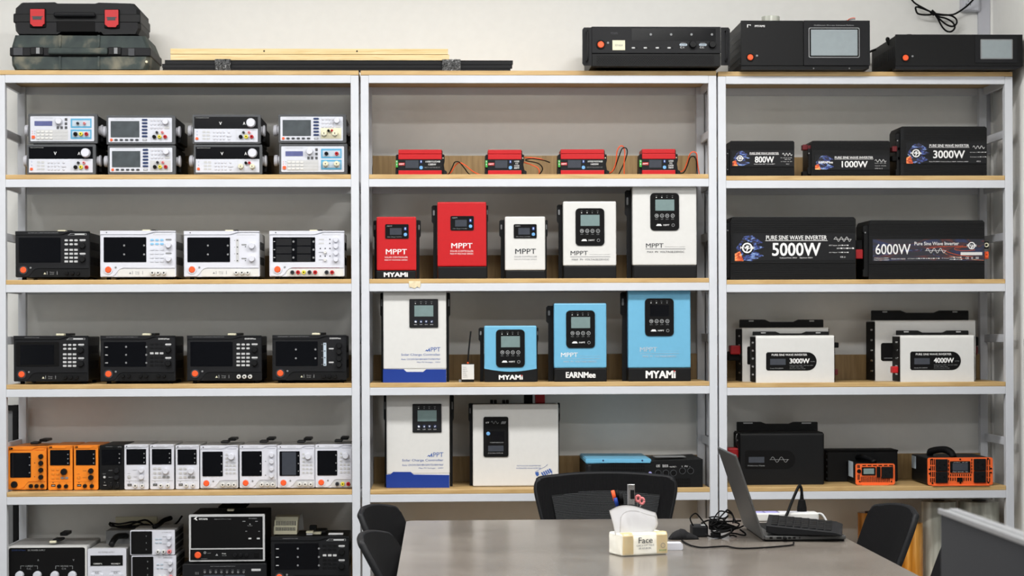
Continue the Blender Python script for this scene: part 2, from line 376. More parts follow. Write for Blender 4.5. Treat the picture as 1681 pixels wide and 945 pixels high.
# ================================================================ wide bench power supplies
def top_handle(d, u, v, w, h, capm='cream', dark='black', back=.06):
    o = d.box('carry_handle', u+w*.25, v-h*.15, u+w*1.5, v+h, -.19, -back-.03, dark, .002)
    d.box('handle_end', u, v, u+w, v+h, -back-.034, -back, capm, .002, par=o, label='pale end of the handle')
    return o
def power_button(d, u, v, r, m='redorange', ringm='white', d0=.003):
    o = d.ring('button_ring', u, v, r*1.32, r*.98, d0, d0+.003, ringm)
    d.cyl('power_button', u, v, r, d0, d0+.006, m, .85, seg=24)
SRC_W = (143, 213, 825, 635)
def wide_psu(label, dst, rest, Y, dark=True, screen='plain', keys='std', term='black3', badge='plain', name='bench_power_supply', group=None, base=662, model=''):
    d = D(name, label, 'power supply', fit(SRC_W, dst), Y, rest, base, 484, group)
    body, face, low = ('black', 'black2', 'black') if dark else ('white2', 'white', 'warmwhite')
    d.box('housing', 152, 222, 816, 630, -.235, -.010, body if dark else 'lgrey', .003)
    d.rr('front_frame', 143, 213, 825, 635, 10, -.012, 0, face)
    d.poly('top_lip', [(143, 213), (825, 213), (825, 224), (625, 224), (585, 236), (550, 247), (143, 247)], 0, .005, face)
    d.poly('raised_fascia', [(150, 252), (560, 252), (600, 246), (640, 230), (819, 230), (819, 553), (350, 553), (322, 562), (300, 582), (280, 612), (255, 630), (155, 630)], 0, .003, face)
    d.box('lower_panel', 300, 562, 818, 630, 0, .0008, low)
    for u in (190, 760):
        for dd in (-.02, -.20):
            d.box('foot', u, 634, u+34, base, dd-.018, dd, 'deep', .001)
    # side slots
    bm = bmesh.new(); x, z = d.p(816, 300)
    for r in range(2):
        for k in range(9):
            y = .03+k*.020; box_bm(bm, x-.001, x+.0006, y, y+.008, z-.028-.05*r, z-.002-.05*r)
    bm_obj('side_vents', bm, 'deep', d.root)
    top_handle(d, 495, 193, 75, 20, 'cream', 'black')
    ink = 'printgrey' if dark else 'inkgrey'
    if screen == 'tablet':
        d.rr('screen', 165, 270, 560, 495, 8, .003, .0045, 'deep')
        d.rr('display', 205, 295, 515, 480, 3, .0045, .005, 'screen')
    else:
        o = d.rr('screen', 175, 272, 560, 500, 6, .003, .0045, 'screen')
        if screen == 'led4':
            for u in (360, 540):
                for v in (348, 430): d.cyl('indicator', u, v, 9, .0045, .0055, 'grey', seg=12)
        if screen == 'led9':
            for u in (378, 562):
                for v in (318, 392, 466): d.cyl('indicator', u, v, 9, .0045, .0055, 'grey', seg=12)
            for v in (320, 393, 466): d.box('screen_mark', 188, v-4, 212, v+4, .0045, .005, 'lgrey')
        if screen == 'six':
            for r in range(3):
                v = 285+r*74
                for u0, u1 in ((205, 345), (395, 520)): d.box('digit_window', u0, v, u1, v+62, .0045, .005, 'black2')
                for u in (362, 545): d.cyl('indicator', u, v+28, 10, .0045, .0056, 'grey', seg=12)
                d.box('screen_mark', 180, v+24, 196, v+30, .0045, .005, 'lgrey')
    power_button(d, 217, 570, 30, 'redorange', 'dkgrey' if dark else 'white')
    d.cyl('led', 283, 549, 9, .003, .005, 'grey', seg=12)
    # keys
    if keys in ('std', 'blue', 'pale', 'three'):
        for j, v in enumerate((297, 333, 384, 420, 456, 491)):
            for u in (612, 657, 701):
                m_ = 'lgrey' if dark else 'panelwhite'
                if keys == 'blue' and j < 2: m_ = 'keyblue'
                if keys == 'three': m_ = 'lgrey' if j == 2 else 'black'
                vv = v-7 if keys == 'three' else v
                d.rr('key', u-16, vv-9, u+16, vv+9, 8 if j < 2 else 3, .003, .005, m_, k=2)
        for v in (345, 470):
            d.cyl('knob', 762, v, 28, .003, .017, 'black' if dark else 'white')
            d.rr('knob_plate', 733, v-58, 789, v-43, 7, .003, .0036, 'lgrey' if dark else 'grey', k=2)
            d.text('V/A ADJUST', 742, v-38, 782, v-33, ink, .0036)
    elif keys == 'ledbar':
        d.rr('led_bar', 613, 285, 640, 500, 3, .003, .0038, 'bluegrey' if dark else 'lgrey')
        for v in (300, 362, 424, 487):
            d.cyl('indicator', 626, v, 6, .0038, .0046, 'ink', seg=10)
            d.box('led_mark', 598, v-3, 604, v+3, .003, .0034, ink)
        for v in ((350, 470) if not dark else (310, 368, 430, 488)): d.cyl('knob', 757, v, 29 if not dark else 27, .003, .017, 'black' if dark else 'white')
        for v in (340, 468): 
            d.rr('knob_plate', 662, v-6, 708, v+6, 5, .003, .0036, 'lgrey' if dark else 'grey', k=2)
            d.cyl('led', 698, v+18, 5, .003, .004, 'ink', seg=10)
    elif keys == 'knobs6':
        for v in (297, 356, 418, 478): d.cyl('knob', 748, v, 24, .003, .015, 'white')
        for v in (412, 482): d.cyl('small_knob', 650, v, 14, .003, .010, 'warmwhite')
        for v in (376, 446):
            for u in (607, 651, 694): d.box('led', u-5, v-5, u+5, v+5, .003, .004, 'ink')
        for v in (292, 328): 
            d.rr('plate', 592, v-6, 640, v+6, 3, .003, .0036, 'lgrey', k=2); d.box('led', 688, v-5, 698, v+5, .003, .004, 'ink')
        for v in (412, 482): d.box('mode_mark', 592, v-3, 632, v+3, .003, .0034, 'inkgrey')
    # sockets
    if term == 'black3':
        for u in (616, 668, 720): d.socket(u, 598, 17, 'black', .001)
    elif term == 'white3':
        for u in (616, 668, 720): d.socket(u, 598, 20, 'warmwhite', .001)
    elif term == 'six':
        for u in (350, 403, 512, 562, 672, 724): d.socket(u, 588, 15, 'black', .001)
    elif term == 'color7':
        for u, m_ in ((352, 'ink'), (404, 'red'), (456, 'yellow'), (508, 'ink'), (560, 'red'), (664, 'ink'), (714, 'red')): d.socket(u, 597, 19, m_, .001)
        d.boxes('red_line', [(340, 554, 780, 558)], .0008, .0014, 'red2')
    if term in ('black3', 'white3'):
        d.text('Power', 460, 585, 500, 595, ink, .0014); d.text('On Off', 460, 602, 496, 612, ink, .0014)
        d.boxes('marking_frame', [(432, 582, 436, 612), (524, 582, 528, 612)], .0008, .0012, ink)
        d.poly('warning_triangle', [(402, 608), (424, 608), (413, 590)], .0008, .0014, 'cream' if dark else 'inkgrey')
    if badge == 'plain':
        d.text('ADJUSTABLE DIRECT CURRENT REGULATED POWER SUPPLY' if dark else 'Adjustable DC Power Supply', 260 if dark else 245, 225, 540 if dark else 370, 233, ink, .0056)
    if badge == 'dc':
        d.text('Adjustable DC Power Supply', 245, 225, 380, 233, ink, .0056)
    if dark and badge in ('plain', 'dc'):
        d.poly('badge_frame', [(625, 250), (650, 233), (797, 233), (797, 250)], .003, .0036, 'printgrey')
        d.poly('badge_inner', [(634, 247), (653, 236), (793, 236), (793, 247)], .0036, .004, 'deep')
        d.box('badge', 690, 236, 780, 247, .004, .0046, 'lgrey')
    elif badge == 'brand':
        d.text('ADJUSTABLE DIRECT CURRENT REGULATED POWER SUPPLY', 195, 223, 485, 231, ink, .0056)
        d.text('EARNMee', 672, 236, 772, 250, 'printwhite', .0036, 1)
    elif not dark:
        d.poly('badge_frame', [(618, 250), (640, 233), (790, 233), (790, 250)], .003, .0034, 'lgrey')
        d.poly('badge_inner', [(626, 248), (643, 235), (788, 235), (788, 248)], .0034, .0038, 'white')
        d.box('brand_mark', 196, 225, 206, 234, .005, .0056, 'ink')
        if model: d.text(model, 690, 237, 770, 246, 'inkgrey', .0042)
    return d
A5 = 5.6033; B5 = 5.4226
def PX(ox, oy, s, r): return (ox+r[0]/s, oy+r[1]/s, ox+r[2]/s, oy+r[3]/s)
zz = ZL[2]
g2 = 'wide power supplies on the second shelf down'
wide_psu('wide black bench power supply left of the three white ones', PX(0, 340, A5, (143, 213, 825, 635)), zz, 6.43, True, 'plain', 'std', 'black3', 'plain', group=g2)
wide_psu('wide white bench supply with two rows of blue keys', PX(0, 340, A5, (923, 213, 1617, 637)), zz, 6.43, False, 'led4', 'blue', 'white3', 'w', group=g2)
wide_psu('wide white bench supply with two large white knobs and a grey indicator strip', PX(290, 340, B5, (65, 207, 738, 613)), zz, 6.43, False, 'led4', 'ledbar', 'white3', 'w', group=g2)
wide_psu('wide white bench supply with a row of black, red and yellow sockets', PX(290, 340, B5, (826, 205, 1493, 610)), zz, 6.43, False, 'six', 'knobs6', 'color7', 'w', group=g2)
zz = ZL[3]; g3 = 'wide black power supplies on the third shelf down'
wide_psu('wide black bench supply with a large reflective display, against the left post', PX(0, 520, A5, (127, 173, 812, 592)), zz, 6.43, True, 'tablet', 'std', 'black3', 'dc', group=g3)
wide_psu('wide black bench supply with nine indicator dots and three socket pairs, third shelf', PX(0, 520, A5, (925, 178, 1613, 595)), zz, 6.43, True, 'led9', 'three', 'six', 'brand', group=g3)
wide_psu('wide black bench supply with three white sockets and a grey keypad', PX(290, 520, B5, (93, 165, 757, 566)), zz, 6.43, True, 'plain', 'std', 'white3', 'brand', group=g3)
wide_psu('wide black bench supply with a red button and a pale vertical indicator strip', PX(290, 520, B5, (852, 157, 1512, 558)), zz, 6.43, True, 'led4', 'ledbar', 'black3', 'brand', group=g3)

# ================================================================ narrow supplies on the fourth shelf
E5 = 5.25; F5 = 5.2516
def mid_psu(label, dst, rest, Y, col='white', keys='pad', term='white', group=None, dk=False):
    # drawn on the orange one: face 70..400 x 440..812
    d = D('bench_power_supply', label, 'power supply', fit((70, 440, 400, 812), dst), Y, rest, 822, 235, group)
    oc = col == 'orange'; face = 'orange' if oc else 'white'; kn = 'black' if oc else 'white'
    d.box('housing', 76, 447, 394, 808, -.24, -.008, 'orange2' if oc else 'lgrey', .003)
    d.rr('front_frame', 70, 440, 400, 812, 12, -.010, 0, face)
    d.poly('top_lip', [(72, 441), (398, 441), (398, 447), (320, 447), (295, 455), (275, 469), (74, 469)], 0, .003, face)
    d.poly('badge_plate', [(305, 468), (322, 453), (385, 453), (385, 468)], 0, .002, face)
    d.poly('raised_fascia', [(76, 475), (394, 475), (394, 740), (262, 740), (242, 746), (225, 766), (205, 790), (180, 806), (76, 806)], 0, .0025, face)
    d.rr('lower_panel', 215, 750, 394, 806, 3, 0, .001, 'orange2' if oc else 'lgrey')
    for u in (95, 350):
        for dd in (-.02, -.2): d.box('foot', u, 811, u+28, 822, dd-.016, dd, 'deep')
    d.rr('screen', 90, 493, 268, 707, 7, .0025, .004, 'screen')
    for v in (532, 600, 666): d.cyl('indicator', 257, v, 6, .004, .005, 'grey', seg=10)
    if oc:
        power = d.cyl('power_button', 125, 767, 29, .0025, .012, 'black')
        d.rr('logo_plate', 80, 450, 112, 466, 7, .003, .004, 'deep')
        d.text('C', 86, 453, 96, 463, 'orange', .0046, 2)
    else:
        power_button(d, 125, 767, 27, 'redorange', 'white', .0025)
        d.box('brand_mark', 92, 452, 102, 461, .003, .0036, 'ink')
        d.text('DC Power Supply', 160, 453, 235, 460, 'inkgrey', .0036)
        d.cyl('led', 185, 750, 8, .0025, .004, 'grey', seg=10)
    if keys == 'knobs':
        for v in (525, 583, 643, 703): d.cyl('knob', 355, v, 21, .0025, .014, kn)
        for v in (580, 700): d.cyl('led', 300, v, 4, .0025, .004, 'ink', seg=8)
    else:
        d.cyl('knob', 343, 537, 29, .0025, .015, kn)
        for j, v in enumerate((518, 548, 582)): d.rr('key', 292, v-8, 312, v+8, 3, .0025, .004, 'lgrey', k=2)
        for u in (345, 372): d.rr('key', u-12, 574, u+12, 590, 7, .0025, .004, 'panelwhite', k=2)
        for v in (612, 645, 678):
            for u in (302, 335, 368): d.rr('key', u-11, v-8, u+11, v+8, 4, .0025, .004, 'lgrey', k=2)
    cols = ('black',)*3 if oc else ('warmwhite',)*3 if term == 'white' else ('ink', 'yellow', 'red')
    for u, m_ in zip((268, 317, 366), cols): d.socket(u, 780, 18, m_, .001)
    # handle
    o = d.box('carry_handle', 235, 408, 305, 430, -.10, -.045, 'black', .003)
    d.box('handle_end', 283, 392, 353, 416, -.19, -.10, 'black', .003, par=o)
    return d
def slim_psu(label, dst, rest, Y, col, style, group=None):
    # drawn on the first slim orange one: face 415..625 x 437..818
    d = D('bench_power_supply', label, 'power supply', fit((415, 437, 625, 818), dst), Y, rest, 824, 520, group)
    face, hs, kn, ink = {'orange': ('orange', 'orange2', 'black', 'ink'), 'black': ('black', 'black2', 'black2', 'printgrey'), 'white': ('white', 'lgrey', 'white', 'inkgrey')}[col]
    d.box('housing', 420, 441, 620, 814, -.24, -.006, hs, .002)
    d.rr('front_frame', 415, 437, 625, 818, 10, -.008, 0, face)
    d.poly('top_lip', [(417, 439), (623, 439), (623, 445), (578, 445), (560, 460), (417, 460)], 0, .0025, face)
    d.rr('badge_plate', 570, 447, 615, 459, 3, 0, .0015, face)
    d.rr('screen', 432, 474, 603, 606, 3, 0, .0015, 'screen')
    for v in (513, 550, 588): d.cyl('indicator', 586, v, 6, .0015, .0025, 'grey', seg=10)
    d.box('fascia_line', 430, 742, 612, 745, 0, .001, hs)
    if style == 'pad':
        for u in (458, 498):
            for v in (640, 678, 714): d.rr('key', u-13, v-9, u+13, v+9, 4, 0, .002, 'lgrey' if col == 'white' else 'orange2', k=2)
        for u in (538, 574): d.rr('key', u-15, 706, u+15, 724, 8, 0, .002, 'grey', k=2)
        d.cyl('knob', 553, 661, 28, 0, .014, kn)
    else:
        for v in (655, 713):
            d.cyl('knob', 563, v, 23, 0, .013, kn)
            d.text('- ADJUST -', 486, v-4, 530, v+5, ink, .0006)
        d.ring('button_ring', 456, 712, 16, 12, 0, .0015, hs); d.cyl('output_button', 456, 712, 11, 0, .002, 'lgrey' if col != 'orange' else 'orange2', seg=14)
        d.text('OUTPUT', 442, 680, 468, 687, ink, .0006)
    d.poly('marker', [(452, 753), (464, 753), (458, 761)], 0, .0006, ink)
    d.box('usb_port', 442, 771, 478, 790, 0, .001, 'deep'); d.box('usb_tongue', 447, 779, 473, 783, .001, .0015, 'lgrey')
    for u in (511, 571): d.socket(u, 786, 18, {'orange': 'black', 'black': 'black2', 'white': 'warmwhite'}[col], 0)
    d.boxes('polarity_marks', [(509, 758, 515, 760), (568, 758, 576, 760), (571, 755, 573, 763)], 0, .0006, ink)
    if col == 'white': d.box('brand_mark', 430, 447, 440, 457, .0025, .003, 'ink'); d.text('DC POWER SUPPLY', 470, 447, 545, 455, ink, .003)
    if col == 'orange': d.rr('logo_plate', 424, 443, 450, 457, 6, .0025, .003, 'deep'); d.text('C', 430, 446, 440, 454, 'orange', .0034, 2)
    if col == 'black': d.text('POWER SUPPLY', 470, 447, 530, 454, 'inkgrey', .003); d.text('EARNMee', 575, 448, 610, 456, 'printgrey', .003, 1)
    return d
zz = ZL[4]; g4 = 'small power supplies on the fourth shelf down'; Y4 = 6.46
mid_psu('broad orange power supply with four black knobs, first in the fourth-shelf row', PX(0, 650, E5, (70, 440, 400, 812)), zz, Y4, 'orange', 'knobs', group=g4)
slim_psu('slim orange power supply with one large black knob', PX(0, 650, E5, (415, 437, 625, 818)), zz, Y4, 'orange', 'pad', g4)
slim_psu('slim orange power supply with two stacked black knobs, beside the black one', PX(0, 650, E5, (638, 437, 846, 818)), zz, Y4, 'orange', 'two', g4)
slim_psu('slim black power supply between the orange and the white ones', PX(0, 650, E5, (860, 437, 1068, 820)), zz, Y4, 'black', 'two', g4)
slim_psu('slim white power supply with two stacked knobs, right beside the black one', PX(0, 650, E5, (1073, 433, 1281, 818)), zz, Y4, 'white', 'two', g4)
slim_psu('slim white power supply with one large knob, second white one from the black one', PX(0, 650, E5, (1293, 432, 1500, 816)), zz, Y4, 'white', 'pad', g4)
slim_psu('slim white power supply with one large knob, third white one from the black one', PX(290, 650, F5, (-8, 430, 194, 808)), zz, Y4, 'white', 'pad', g4)
mid_psu('broad white power supply with keypad, right beside the slim white ones', PX(290, 650, F5, (203, 438, 530, 808)), zz, Y4, 'white', 'pad', 'white', g4)
mid_psu('broad white power supply with a column of four white knobs', PX(290, 650, F5, (542, 432, 864, 803)), zz, Y4, 'white', 'knobs', 'white', g4)
d = mid_psu('broad white power supply with keypad and a grey framed display', PX(290, 650, F5, (868, 430, 1190, 798)), zz, Y4, 'white', 'pad', 'white', g4)
d.rr('display', 112, 500, 236, 700, 3, .004, .0046, 'lcd_dark')
mid_psu('broad white power supply with black, yellow and red sockets at the end of the row', PX(290, 650, F5, (1194, 410, 1512, 782)), zz, Y4, 'white', 'pad', 'col', g4)

# ================================================================ desktop instruments on the top-left shelf
I8 = 8.593
def side_disc(d, u, v, sgn, dep=.05):
    x, z = d.p(u, v); L = d.len(62) if sgn > 0 else d.len(104); R = .0185
    bm = bmesh.new(); seg = 24; rings = []
    for q, a in ((R*.8, 0), (R*.8, L*.45), (R, L*.5), (R, L*.9), (R*.8, L)):
        rings.append([bm.verts.new((x+sgn*a, dep+q*math.cos(k*2*math.pi/seg), z+q*math.sin(k*2*math.pi/seg))) for k in range(seg)])
    for a, b in zip(rings, rings[1:]):
        for i in range(seg): bm.faces.new((a[i], a[(i+1) % seg], b[(i+1) % seg], b[i]))
    bm.faces.new(rings[0]); bm.faces.new(rings[-1][::-1])
    return bm_obj('handle_pivot', bm, 'white2', d.root, label='white disc of the handle')
def instrument(kind, label, r, rest, Y=6.425, big=False, base=None, group='desktop instruments stacked in pairs on the upper left shelf'):
    # r = face in px.  drawings: load 55,45,1030,460; va 38,483,1005,905; gen 85,62,1055,470
    src = {'load': (55, 45, 1030, 460), 'va': (38, 483, 1005, 905), 'gen': (85, 62, 1055, 470)}[kind]
    d = D('desktop_instrument', label, 'instrument', fit(src, r), Y, rest, src[3]+14, (src[0]+src[2])/2, group)
    a, b, c, e = src
    d.box('housing', a+14, b+8, c-14, e-8, -.27, -.014, 'black2', .003)
    d.rr('bezel', a, b, c, e, 14, -.016, 0, 'graphite')
    for u in (a+60, c-110):
        for dd in (-.012, -.22): d.box('foot', u, e-4, u+60, e+14, dd-.02, dd, 'dkgrey', .001)
    side_disc(d, a+14, (b+e)/2+5, -1); side_disc(d, c-14, (b+e)/2+5, 1)
    x1, z1 = d.p(c-14, (b+e)/2+5)
    bm = bmesh.new(); box_bm(bm, x1+.0005, x1+d.len(56), .065, .235, z1-.036, z1+.010, .003)
    bm_obj('carry_handle', bm, 'black', d.root)
    if kind == 'load':
        d.rr('front_panel', 85, 80, 985, 432, 14, 0, .002, 'panelwhite')
        d.text('Programmable DC Power Supply', 140, 97, 400, 110, 'inkgrey', .0026)
        d.rr('display', 145, 148, 395, 215, 3, .002, .003, 'lcd_blue')
        d.cyl('knob', 492, 150, 50, .002, .018, 'white')
        for u, v in ((590, 125), (590, 185), (590, 240), (475, 240), (528, 240)): d.rr('key', u-17, v-18, u+17, v+18, 4, .002, .004, 'graphite', k=2)
        d.box('keypad_plate', 168, 268, 618, 418, .002, .0026, 'lgrey')
        for v in (298, 343, 388):
            for u in (200, 260, 320, 380): d.rr('key', u-21, v-13, u+21, v+13, 5, .0026, .005, 'warmwhite', k=2)
            for u in (450, 515, 580): d.rr('key', u-24, v-15, u+24, v+15, 3, .0026, .0034, 'lgrey', k=2)
        d.rr('power_button', 108, 352, 152, 395, 6, .002, .006, 'redorange')
        for u in (115, 150): d.boxes('indicator_marks', [(u-5, 288, u+5, 298), (u-5, 318, u+5, 328)], .002, .0026, 'pink' if u == 115 else 'grey')
        for v0, v1 in ((112, 245), (265, 400)):
            o = d.rr('terminal_frame', 655, v0, 950, v1, 4, .002, .003, 'frameblue')
            d.rr('terminal_plate', 678, v0+26, 930, v1-24, 3, .003, .0034, 'bluegrey', par=o)
        if not big:
            for u, v, r_, m_ in ((758, 182, 19, 'ink'), (852, 182, 19, 'pink'), (725, 332, 29, 'deep'), (802, 332, 29, 'yellow'), (880, 332, 27, 'red')): d.socket(u, v, r_, m_, .0034)
        else:
            for u, m_ in ((732, 'deep'), (880, 'red')): d.socket(u, 182, 28, m_, .0034)
            for u in (722, 880): post(d, u, 325, 42)
    if kind == 'va':
        d.box('display', 65, 515, 965, 690, 0, .0015, 'screen')
        d.text('Programmable DC Power Supply', 85, 526, 272, 536, 'printwhite', .002)
        d.text('V', 418, 590, 455, 634, 'printwhite', .002, 1); d.text('A', 755, 590, 790, 634, 'printwhite', .002, 1)
        d.cyl('knob', 870, 607, 66, .0015, .020, 'white')
        d.box('front_panel', 65, 690, 965, 880, 0, .0015, 'panelwhite')
        d.rr('power_button', 84, 814, 122, 850, 12, .0015, .005, 'redorange')
        d.text('V', 97, 722, 112, 742, 'blueink', .002); d.text('A', 97, 768, 112, 788, 'blueink', .002)
        for v in (735, 783, 832):
            for u in (203, 262): d.rr('key', u-22, v-14, u+22, v+14, 4, .0015, .0026, 'lgrey', k=2)
        for v in (740, 789, 836):
            for u in (345, 390, 437, 485): d.cyl('key', u, v, 15, .0015, .004, 'white2', seg=10)
        for v in (740, 836): d.cyl('key', 557, v, 16, .0015, .004, 'white2', seg=10)
        d.rr('key', 522, 778, 594, 804, 12, .0015, .004, 'white2', k=2)
        d.boxes('terminal_outline', [(660, 705, 663, 868), (660, 705, 945, 708)], .0015, .002, 'lgrey')
        if not big:
            for u, v, r_, m_ in ((765, 745, 19, 'ink'), (843, 745, 19, 'pink'), (725, 807, 28, 'deep'), (802, 807, 28, 'yellow'), (880, 807, 27, 'red')): d.socket(u, v, r_, m_, .0015)
        else:
            for u, m_ in ((775, 'deep'), (825, 'red')): d.socket(u, 745, 20, m_, .0015)
            for u in (706, 868): post(d, u, 800, 38)
    if kind == 'gen':
        d.rr('front_panel', 112, 95, 1008, 440, 12, 0, .002, 'panelwhite')
        d.text('Programmable DC Power Supply', 200, 107, 478, 118, 'inkgrey', .0026)
        d.rr('display', 145, 142, 550, 372, 4, .002, .003, 'screen_film')
        for k in range(6): d.rr('soft_key', 585, 112+k*46.4, 665, 138+k*46.4, 12, .002, .0045, 'navy', k=3)
        d.cyl('power_button', 155, 408, 20, .002, .005, 'redorange', seg=14)
        for u in (222, 296, 370, 442, 516): d.rr('soft_key', u-24, 395, u+24, 421, 12, .002, .0045, 'dkgrey', k=3)
        o = d.rr('usb_port', 594, 394, 656, 422, 3, .002, .003, 'grey'); d.box('usb_tongue', 604, 403, 646, 412, .003, .0036, 'white', par=o)
        for v in (130, 185, 237):
            for u in (720, 768, 815, 862): d.cyl('key', u, v, 17, .002, .0045, 'white2', seg=10)
        d.cyl('knob', 922, 153, 45, .002, .018, 'white')
        d.rr('key', 902, 217, 974, 249, 12, .002, .004, 'lgrey', k=2)
        if not big:
            for u, v, r_, m_ in ((798, 303, 19, 'ink'), (875, 303, 19, 'pink'), (760, 365, 27, 'deep'), (835, 365, 27, 'yellow'), (915, 365, 27, 'red')): d.socket(u, v, r_, m_, .002)
        elif big == 'post':
            d.box('terminal_plate', 690, 258, 985, 412, .002, .0026, 'cream')
            for u, m_ in ((803, 'deep'), (853, 'red')): d.socket(u, 298, 19, m_, .0026)
            for u in (740, 895): post(d, u, 340, 44)
        else:
            d.box('terminal_plate', 690, 275, 985, 425, .002, .0026, 'lgrey')
            for u, v, r_, m_ in ((798, 305, 19, 'ink'), (875, 305, 19, 'pink'), (760, 368, 27, 'deep'), (835, 368, 27, 'yellow'), (915, 368, 27, 'red')): d.socket(u, v, r_, m_, .0026)
    return d
def post(d, u, v, r):
    o = d.cyl('binding_post', u, v, r, .002, .020, 'cream', .95, label='large cream terminal')
    d.cyl('socket_hole', u, v, r*.2, .020, .0208, 'deep', 1, par=o, seg=8)
    d.box('post_slot', u-r*.7, v+r*.55, u+r*.7, v+r*.72, .018, .0206, 'grey', par=o)
def P8(ox, r): return (ox+r[0]/I8, 180+r[1]/I8, ox+r[2]/I8, 180+r[3]/I8)
rest1 = ZL[1]
pairs = [
    (('load', (55, 45, 1030, 460), False, 'grey instrument with blue display and two blue-framed terminal fields, with yellow socket'), ('va', (38, 483, 1005, 905), False, 'instrument with black V A display and round white knob, below the blue-framed one'), 40),
    (('gen', (85, 62, 1055, 470), False, 'instrument with a large grey screen and navy keys, upper of its pair'), ('gen', (105, 500, 1060, 905), 'plate', 'instrument with a large grey screen, sockets on a grey field, lower of its pair'), 165),
    (('va', (95, 50, 1055, 460), False, 'instrument with black V A display and yellow socket, upper of its pair'), ('va', (115, 495, 1078, 910), True, 'instrument with black V A display and two large white terminals, lower of its pair'), 305),
    (('gen', (105, 55, 1060, 455), 'post', 'instrument with a grey screen and two cream terminals, upper, beside the post'), ('load', (115, 480, 1075, 905), True, 'instrument with blue-framed fields and two cream terminals, lower, beside the post'), 445)]
for (k1, r1, b1, l1), (k2, r2, b2, l2), ox in pairs:
    dl = instrument(k2, l2, P8(ox, r2), rest1, 6.425, b2)
    src = {'load': 45, 'va': 483, 'gen': 62}[k2]
    top = dl.Z0+dl.p(500, src)[1]
    instrument(k1, l1, P8(ox, r1), top+.0002, 6.425, b1)
# ================================================================ small red controllers on the top middle shelf
def wires(d, pts_list):
    for m_, pts in pts_list: d.tube('wire', pts, .0019, m_, seg=6, label='%s wire' % m_.replace('redorange', 'red'))
def red_box(label, crop, q, watt, chin, wl):
    # q: face x0,x1 ; y0 top ; bands
    x0, x1, y0, y1 = q
    d = D('solar_controller', label, 'solar controller', crop, 6.43, ZL[1], y1, (x0+x1)/2, 'small red solar controllers on the middle rack')
    h = (y1-y0)/228.
    b = y0+88*h; c = y0+186*h
    d.box('housing', x0, y0+4, x1, y1, -.10, -.006, 'red2', .002)
    d.box('upper_fin', x0, y0, x1, y0+38*h, -.09, -.003, 'red', .0015)
    d.box('upper_face', x0, y0+41*h, x1, b, -.02, 0, 'red', .0015)
    d.box('label_plate', x0-2, b, x1+2, c, -.02, -.0015, 'black')
    d.box('lower_face', x0, c, x1, y1, -.03, 0, 'red', .0015)
    # end plates
    d.poly('end_plate', [(x0, y0+42*h), (x0-14, y0+42*h), (x0-24, y0+52*h), (x0-24, y0+70*h), (x0-27, y1), (x0, y1)], -.07, -.010, 'black')
    e = d.poly('end_plate', [(x1, y0+5*h), (x1+6, y0+8*h), (x1+8, y0+40*h), (x1+24, y0+45*h), (x1+26, y0+95*h), (x1+18, y0+130*h), (x1+26, y0+180*h), (x1+40, y0+195*h), (x1+48, y1-6), (x1+48, y1), (x1, y1)], -.07, -.010, 'black')
    d.cyl('screw_hole', x1+12, y0+74*h, 6, -.0105, -.0095, 'cream', seg=10)
    d.box('green_terminal', x0-24, y0+96*h, x0-4, y0+160*h, -.03, .001, 'green', .001, label='green screw terminal')
    d.boxes('terminal_screws', [(x0-18, y0+102*h, x0-10, y0+114*h), (x0-18, y0+128*h, x0-10, y0+140*h)], .001, .0016, 'lgrey')
    d.cyl('cable_gland', x1+30, y1-24, 18, -.03, -.004, 'black2', seg=12)
    w = x1-x0
    d.box('brand_patch', x0+2, b+30*h, x0+56, b+54*h, -.0015, -.001, 'red'); d.text('MPPT', x0+6, b+36*h, x0+52, b+50*h, 'printwhite', -.0006, 1)
    sx = x0+62
    d.box('display', sx, b+9*h, sx+(118 if w > 350 else 110), b+78*h, -.0015, .0006, 'lcd_dark')
    bx = sx+(140 if w > 350 else 137)
    d.rr('phone_icon', bx-9, b+8*h, bx+9, b+34*h, 3, -.0015, -.0008, 'blue'); d.box('phone_screen', bx-4, b+12*h, bx+4, b+28*h, -.0008, -.0004, 'bluegrey')
    d.cyl('round_button', bx, b+74*h, 16, -.0015, .0005, 'button_blue', seg=16)
    if w > 350:
        d.text(chin, bx+36, b+12*h, x1-14, b+28*h, 'printwhite', -.0006); d.text(watt, bx+66, b+37*h, x1-50, b+53*h, 'printwhite', -.0006, 1)
        d.text('MAX PV VOLTAGE DC 12V', bx+30, b+68*h, x1-16, b+76*h, 'printgrey', -.0006)
    else:
        for k, t in enumerate((chin[:3], chin[3:5], chin[5:])): d.text(t, bx+(34 if k != 1 else 44), b+(10+20*k)*h, bx+(80 if k != 1 else 70), b+(25+20*k)*h, 'printwhite', -.0006)
        d.text(watt, bx+34, b+70*h, bx+80, b+84*h, 'printwhite', -.0006, 1)
    wires(d, wl)
    return d
J = (590, 220, 5.4226); K = (880, 220, 5.4226)
red_box('small red controller reading 1200W', J, (347, 733, 130, 357), '1200W', '太阳能升压控制器', [
    ('deep', [(775, 350, -.02), (800, 340, -.01), (830, 280, 0), (850, 243, .004), (890, 245, .004), (930, 290, 0), (970, 340, -.01), (1005, 354, -.02)]),
    ('redorange', [(775, 345, -.03), (815, 330, -.02), (850, 275, -.01), (890, 248, .002), (940, 270, .002), (1000, 315, -.01), (1060, 345, -.02), (1110, 353, -.03)])])
